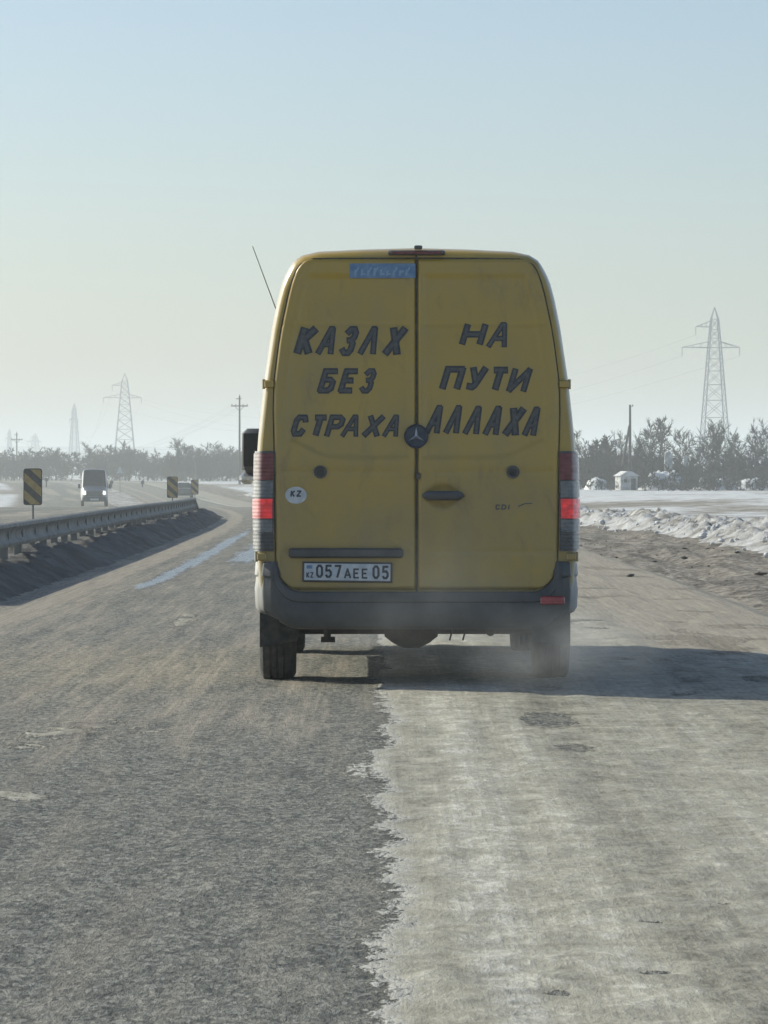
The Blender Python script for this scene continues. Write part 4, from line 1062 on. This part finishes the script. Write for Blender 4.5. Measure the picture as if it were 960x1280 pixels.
def crossarm_pole(px, ytop, Y, label):
    X = GX(px, Y); z = gz(X, Y); H = HC + (HZ - ytop) / F * Y - z
    root = empty('utility_pole', (X, Y, z)); tag(root, label, 'utility pole')
    m = MB(); m.tube((0, 0, -.3), (0, 0, H), .15, .10, 10); m.build('pole_shaft', M['wood'], root)
    m = MB(); m.box((0, -.12, H - 1.25), (2.1, .10, .14)); m.tube((-.6, -.1, H - 1.25), (0, -.1, H - 1.9), .03); m.tube((.6, -.1, H - 1.25), (0, -.1, H - 1.9), .03)
    m.box((-.10, -.1, H - .35), (.7, .08, .10)); m.build('pole_crossarm', M['wood'], root)
    for x in (-.95, -.45, .45, .95):
        m = MB(); m.lathe((x, -.12, H - 1.18), (0, 0, 1), [(0, .02), (.05, .02), (.06, .06), (.14, .055), (.18, .02)], 8); m.build('insulator', M['porcelain'], root)
    m = MB(); m.lathe((0, 0, H), (0, 0, 1), [(0, .02), (.05, .06), (.14, .055), (.18, .02)], 8); m.build('insulator', M['porcelain'], root)
    return Vector((X, Y, z + H - 1.05))
a = crossarm_pole(299.5, 495, 500, 'utility pole with crossarm left of the yellow van mirror')
b = crossarm_pole(21, 541, 720, 'faint thin utility pole at far left over the trees')
for dx, w_ in ((-.95, 'outer left'), (-.45, 'inner left'), (.45, 'inner right'), (.95, 'outer right')):
    cable(a + Vector((dx, -.12, 0)), b + Vector((dx, -.12, 0)), 4.5, 'thin wire on %s insulator of the crossarm pole' % w_, 'wires on the roadside poles', .007)
# strutted pole on the right
Y = 338.0; X = GX(787.5, Y); z = gz(X, Y); H = HC + (HZ - 506) / F * Y - z
root = empty('strutted_pole', (X, Y, z)); tag(root, 'dark wooden pole with a leaning strut beside the white hut', 'utility pole')
m = MB(); m.tube((0, 0, -.3), (0, 0, H), .15, .09, 10); m.build('pole_shaft', M['wood'], root)
m = MB(); m.tube((GX(772, Y) - X, -.1, -.2), (-.05, -.05, HC + (HZ - 532) / F * Y - z), .12, .10, 8); m.build('strut', M['wood'], root)
m = MB(); m.tube((0, 0, H - .2), (.22, 0, H - .12), .02); m.lathe((.22, 0, H - .14), (0, 0, 1), [(0, .02), (.05, .06), (.12, .05), (.16, .02)], 8); m.build('insulator', M['porcelain'], root)

# white hut, snow mounds, slabs on the right
Y = 332.0; X = GX(783, Y); z = gz(X, Y); root = empty('white_hut', (X, Y, z), .25); tag(root, 'small whitewashed hut with dark doorway at the foot of the strutted pole', 'hut')
hx, hh = .74, 1.25
m = MB(); m.box((0, 0, hh / 2 - .1), (2 * hx, 1.5, hh + .2)); m.build('wall', M['hut'], root)
m = MB(); m.prism_xz([(-hx - .15, hh - .05), (hx + .15, hh - .05), (hx * .25, hh + .34), (-hx * .3, hh + .36)], -.9, .9); m.build('roof', M['snow_clean'], root)
m = MB(); m.box((.36, -.77, .50), (.40, .05, 1.0)); d_ = m.build('door', M['dark_wood'], root)
m = MB(); m.box((.28, -.81, .6), (.03, .03, .12)); m.build('handle', M['galv'], d_)
m = MB(); m.box((-.32, -.76, .80), (.26, .03, .28)); m.build('window', M['glass'], root)
def mound(px, ytop, wpx, Y, label, seed):
    X = GX(px, Y); z = gz(X, Y); hw = wpx / 2 / F * Y; H = HC + (HZ - ytop) / F * Y - z
    n1, n2 = 26, 40; P_ = []
    for i in range(n1):
        r_ = i / (n1 - 1); row = []
        for j in range(n2):
            a = 2 * math.pi * j / n2; k = 1 + .25 * float(fbm(np.array(math.cos(a) * 1.5 + 9 + seed), np.array(math.sin(a) * 1.5 + 4), seed, 2)) - .12
            x, y = r_ * hw * k * math.cos(a), r_ * 2.0 * k * math.sin(a)
            h = H * (1 - float(sst(.45, 1.0, r_))) * (.62 + .7 * float(fbm(np.array(x * .9 + seed * 3.1), np.array(y * .5), seed + 7, 3))) + (float(fbm(np.array(x * 2.2 + seed), np.array(y * 2.2), seed + 3, 3)) - .5) * .5 * (1 - r_ ** 3) - .15 * r_ ** 4
            row.append((x, y, h))
        P_.append(row)
    m = MB(); m.grid(P_, closed=True); o = m.build('snow_mound', M['snow_clean'], None, (X, Y, z), smooth=60)
    return tag(o, label, 'snow mound', 'snow mounds before the right tree belt')
mound(829, 591, 70, 340, 'broad white snow mound just right of the strutted pole', 1)
mound(896, 597, 66, 342, 'rounded snow mound under the tall pylon', 3)
mound(946, 597, 80, 344, 'long low snow mound near the right edge of the view', 4)
mound(746, 600, 36, 336, 'small snow mound beside the yellow van, left of the hut', 5)
for px, py0, py1, wpx, Y, lb in ((835.5, 565, 584, 9.5, 349, 'white upright rounded slab above the broad snow mound'), (857, 569, 583, 5.0, 352, 'thinner pale upright slab right of the rounded white slab')):
    X = GX(px, Y); z = gz(X, Y); zt_ = HC + (HZ - py0) / F * Y - z; w = wpx / F * Y / 2
    pts = [(-w, -.1), (w, -.1), (w, zt_ - w)] + [(w * math.cos(math.radians(q)), zt_ - w + w * math.sin(math.radians(q))) for q in range(15, 180, 15)] + [(-w, zt_ - w)]
    m = MB(); m.prism_xz(pts, -.10, .10); m.box((0, 0, .08), (w * 2.6, .45, .30), bev=.03)
    tag(m.build('upright_slab', M['hut'], None, (X, Y, z), .1), lb, 'slab', 'pale upright slabs')

# ------------------------------------------------------------------ bare trees and thickets
def twig_tree(seed, H, spread, n_limb, n_sub, n_twig, trunk_r, clear=.25, tw=.016):
    r = np.random.default_rng(seed); segs_t, segs_c = [], []
    def rnd(d, k):
        v = d + r.normal(size=3) * k; return v / np.linalg.norm(v)
    p = np.array([0., 0, -.15]); d = np.array([0., 0, 1]); pts = [p.copy()]
    nseg = 6
    for k in range(nseg):
        d = rnd(d, .09); d[2] = abs(d[2]); p = p + d * (H * .80 / nseg); pts.append(p.copy())
    rad = [trunk_r * (1 - .82 * k / nseg) for k in range(nseg + 1)]
    for k in range(nseg): segs_t.append((pts[k], pts[k + 1], rad[k], rad[k + 1]))
    for i in range(n_limb):
        t = clear + (1 - clear) * (i + r.uniform()) / n_limb; q = t * nseg; k = min(int(q), nseg - 1); b = pts[k] + (pts[k + 1] - pts[k]) * (q - k)
        a = r.uniform(0, 6.28); up = r.uniform(.35, 1.1)
        d = np.array([math.cos(a), math.sin(a), up]); d /= np.linalg.norm(d)
        L = spread * H * r.uniform(.55, 1.0) * (1.05 - .55 * t); c = b.copy(); rr = trunk_r * (.42 - .25 * t)
        lp = [c.copy()]
        for s in range(4):
            d = rnd(d + np.array([0, 0, .10]), .16); c2 = c + d * L / 4; segs_c.append((c, c2, rr * (1 - .22 * s), rr * (1 - .22 * (s + 1)))); c = c2; lp.append(c.copy())
        for j in range(n_sub):
            f = r.uniform(.2, 1.0) * 4; kk = min(int(f), 3); bb = lp[kk] + (lp[kk + 1] - lp[kk]) * (f - kk)
            d2 = rnd(d + np.array([0, 0, .25]), .75); L2 = L * r.uniform(.28, .55); e = bb + d2 * L2; segs_c.append((bb, e, max(tw, rr * .35), tw * .8))
            for w_ in range(n_twig):
                g_ = bb + (e - bb) * r.uniform(.15, 1); d3 = rnd(d2 + np.array([0, 0, .3]), .6); segs_c.append((g_, g_ + d3 * L2 * r.uniform(.35, .8), tw, tw * .35))
    return segs_t, segs_c
def segs_to_mesh(segs, n=3):
    A = np.array([s[0] for s in segs]); B = np.array([s[1] for s in segs]); ra = np.array([s[2] for s in segs]); rb = np.array([s[3] for s in segs])
    D = B - A; D /= np.linalg.norm(D, axis=1, keepdims=True) + 1e-9
    ref = np.where(np.abs(D[:, 2:3]) < .9, np.array([[0, 0, 1.]]), np.array([[1., 0, 0]]))
    U_ = np.cross(D, ref); U_ /= np.linalg.norm(U_, axis=1, keepdims=True); W_ = np.cross(D, U_)
    ang = np.arange(n) * 2 * math.pi / n
    ringA = A[:, None] + ra[:, None, None] * (U_[:, None] * np.cos(ang)[None, :, None] + W_[:, None] * np.sin(ang)[None, :, None])
    ringB = B[:, None] + rb[:, None, None] * (U_[:, None] * np.cos(ang)[None, :, None] + W_[:, None] * np.sin(ang)[None, :, None])
    V = np.concatenate([ringA, ringB], 1).reshape(-1, 3); b = np.arange(len(segs))[:, None] * 2 * n
    Fq = np.concatenate([np.stack([b[:, 0] + i, b[:, 0] + (i + 1) % n, b[:, 0] + n + (i + 1) % n, b[:, 0] + n + i], -1) for i in range(n)])
    return V, Fq
tree_lib = []
for i in range(5):
    st_, sc_ = twig_tree(100 + i, 7.0, .42 + .04 * i, 15, 8, 7, .15, .22 + .03 * (i % 3), .026)
    Vt, Ft = segs_to_mesh(st_, 7); Vc, Fc = segs_to_mesh(sc_, 3)
    def mk(nm, V, Fq, mat):
        o = np_mesh(nm, V, Fq, mat); me = o.data; bpy.data.objects.remove(o); return me
    tree_lib.append((mk('trunk', Vt, Ft, M['bark']), mk('crown', Vc, Fc, M['twig'])))
def tree(px, ytop, Y, kind, label, group, wide=1.0, rz=0.0):
    X = GX(px, Y); z = gz(X, Y); H = HC + (HZ - ytop) / F * Y - z; s = H / 7.0
    root = empty('bare_tree', (X, Y, z - .05), rz); root.scale = (s * wide, s * wide, s); tag(root, label, 'tree', group)
    tm, cm = tree_lib[kind]
    link('trunk', tm, root); link('crown', cm, root)
TR = 'bare trees standing out of the right belt'; TL = 'bare trees standing out of the left belt'
for a in ((826, 508, 352, 0, 'tallest bare tree just right of the strutted pole', 1.0, 0), (808, 520, 356, 3, 'slender bare tree between the strutted pole and the tallest bare tree', .8, 1),
          (892, 524, 356, 1, 'bare tree standing in front of the right pylon foot', .75, 2), (901, 519, 357, 4, 'bare tree touching the right side of the pylon foot', .7, 3.3), (737, 532, 352, 2, 'bare tree nearest the yellow van on the right', .9, 1.2),
          (757, 540, 356, 0, 'low bare tree second from the yellow van on the right', .9, 4), (772, 536, 360, 3, 'bare tree close behind the leaning strut', .8, 2.2), (848, 530, 358, 4, 'bare tree behind the white upright slab', .9, .7),
          (868, 534, 355, 2, 'bare tree left of the right pylon foot', .9, 5), (921, 530, 354, 0, 'bare tree right of the right pylon, third from the edge', .9, 2.9), (941, 522, 352, 1, 'bare tree second from the right edge of the view', .8, .4),
          (957, 520, 354, 3, 'bare tree at the right edge of the view', .9, 1.9)):
    tree(a[0], a[1], a[2], a[3], a[4], TR, a[5], a[6])
for a in ((18, 562, 500, 1, 'bare tree at the left edge of the left belt', 1.1, 0), (42, 556, 505, 2, 'bare tree rising over the near striped board', 1.0, 1), (70, 553, 498, 0, 'bare tree left of the oncoming van', 1.1, 2),
          (112, 551, 500, 3, 'bare tree above the oncoming silver van', 1.2, 3), (129, 556, 502, 4, 'bare tree just right of the oncoming van roof', 1.0, 4), (185, 560, 500, 1, 'bare tree right of the spread-legged pylon', 1.0, 5),
          (232, 545, 470, 0, 'bushy bare tree above the small dark car', 1.25, 1.5), (247, 543, 468, 2, 'tallest bushy bare tree of the left clump', 1.2, 2.5), (262, 549, 472, 4, 'bare tree on the right flank of the left clump', 1.2, .5), (284, 558, 476, 3, 'bare tree left of the crossarm pole', 1.2, 3.5)):
    tree(a[0], a[1], a[2] * 1.28, a[3], a[4], TL, a[5], a[6])
shr = []
for i in range(6):
    st_, sc_ = twig_tree(200 + i, 4.0, .50, 11, 6, 5, .06, .03, .038); shr.append(segs_to_mesh(st_ + sc_, 3))
low = []
for i in range(3):
    st_, sc_ = twig_tree(230 + i, 4.0, .62, 8, 5, 4, .09, .02, .07); low.append(segs_to_mesh(st_ + sc_, 3))
def thicket(name, spots, label, lib=None):
    lib = lib or shr
    Vs, Fs, b = [], [], 0
    for X, Y, H in spots:
        V, Fq = lib[rng.integers(len(lib))]; a = rng.uniform(0, 6.28); ca, sa = math.cos(a), math.sin(a); s = H / 4.0; wd = s * rng.uniform(.9, 1.25)
        R = np.array([[ca * wd, -sa * wd, 0], [sa * wd, ca * wd, 0], [0, 0, s]])
        Vs.append(V @ R.T + np.array([X, Y, gz(X, Y) - .1])); Fs.append(Fq + b); b += len(V)
    o = np_mesh(name, np.concatenate(Vs), np.concatenate(Fs), M['twig'], smooth=False)
    return tag(o, label, 'thicket', kind='stuff')
sp = []
for _ in range(330):
    X = rng.uniform(-100, 10); Y = rng.uniform(627, 675)
    sp.append((X, Y, (2.8 + 4.6 * float(fbm(np.array(X * .22), np.array(0.), 7, 3)) ** 1.2) * rng.uniform(.75, 1.15)))
for _ in range(60):
    X = rng.uniform(GX(205, 612), GX(330, 612)); sp.append((X, rng.uniform(600, 626), rng.uniform(3.2, 5.4)))
thicket('left_tree_belt', sp, 'hazy grey belt of bare brush along the left horizon')
sp = []
for _ in range(250):
    X = rng.uniform(10, 46); Y = rng.uniform(352, 378); sp.append((X, Y, (.9 + 5.2 * float(fbm(np.array(X * .55), np.array(3.), 17, 3)) ** 1.5) * rng.uniform(.7, 1.25)))
thicket('right_tree_belt', sp, 'dense dark belt of bare brush along the right horizon')
sp = []
for _ in range(260):
    X = rng.uniform(14, 46); Y = rng.uniform(324, 350)
    if abs(X - GX(783, Y)) < .5 and Y < 334: continue
    sp.append((X, Y, rng.uniform(.7, 1.5) if Y < 336 else rng.uniform(1.2, 2.6)))
thicket('low_brush', sp, 'low bare brush among the snow mounds on the right', low)

# ------------------------------------------------------------------ haze
m = MB(); m.box((0, 2850, 16.5), (9600, 6700, 40))
hz_o = m.build('haze', bpy.data.materials.new('winter_haze')); tag(hz_o, 'pale winter haze filling the air', 'haze', kind='stuff')
hm = hz_o.data.materials[0]; hm.use_nodes = True; t = hm.node_tree; t.nodes.remove(t.nodes['Principled BSDF'])
pv = t.nodes.new('ShaderNodeVolumePrincipled'); pv.inputs['Color'].default_value = (.93, .99, 1.0, 1); pv.inputs['Density'].default_value = .0007; pv.inputs['Anisotropy'].default_value = .25
t.links.new(pv.outputs[0], t.nodes['Material Output'].inputs['Volume'])
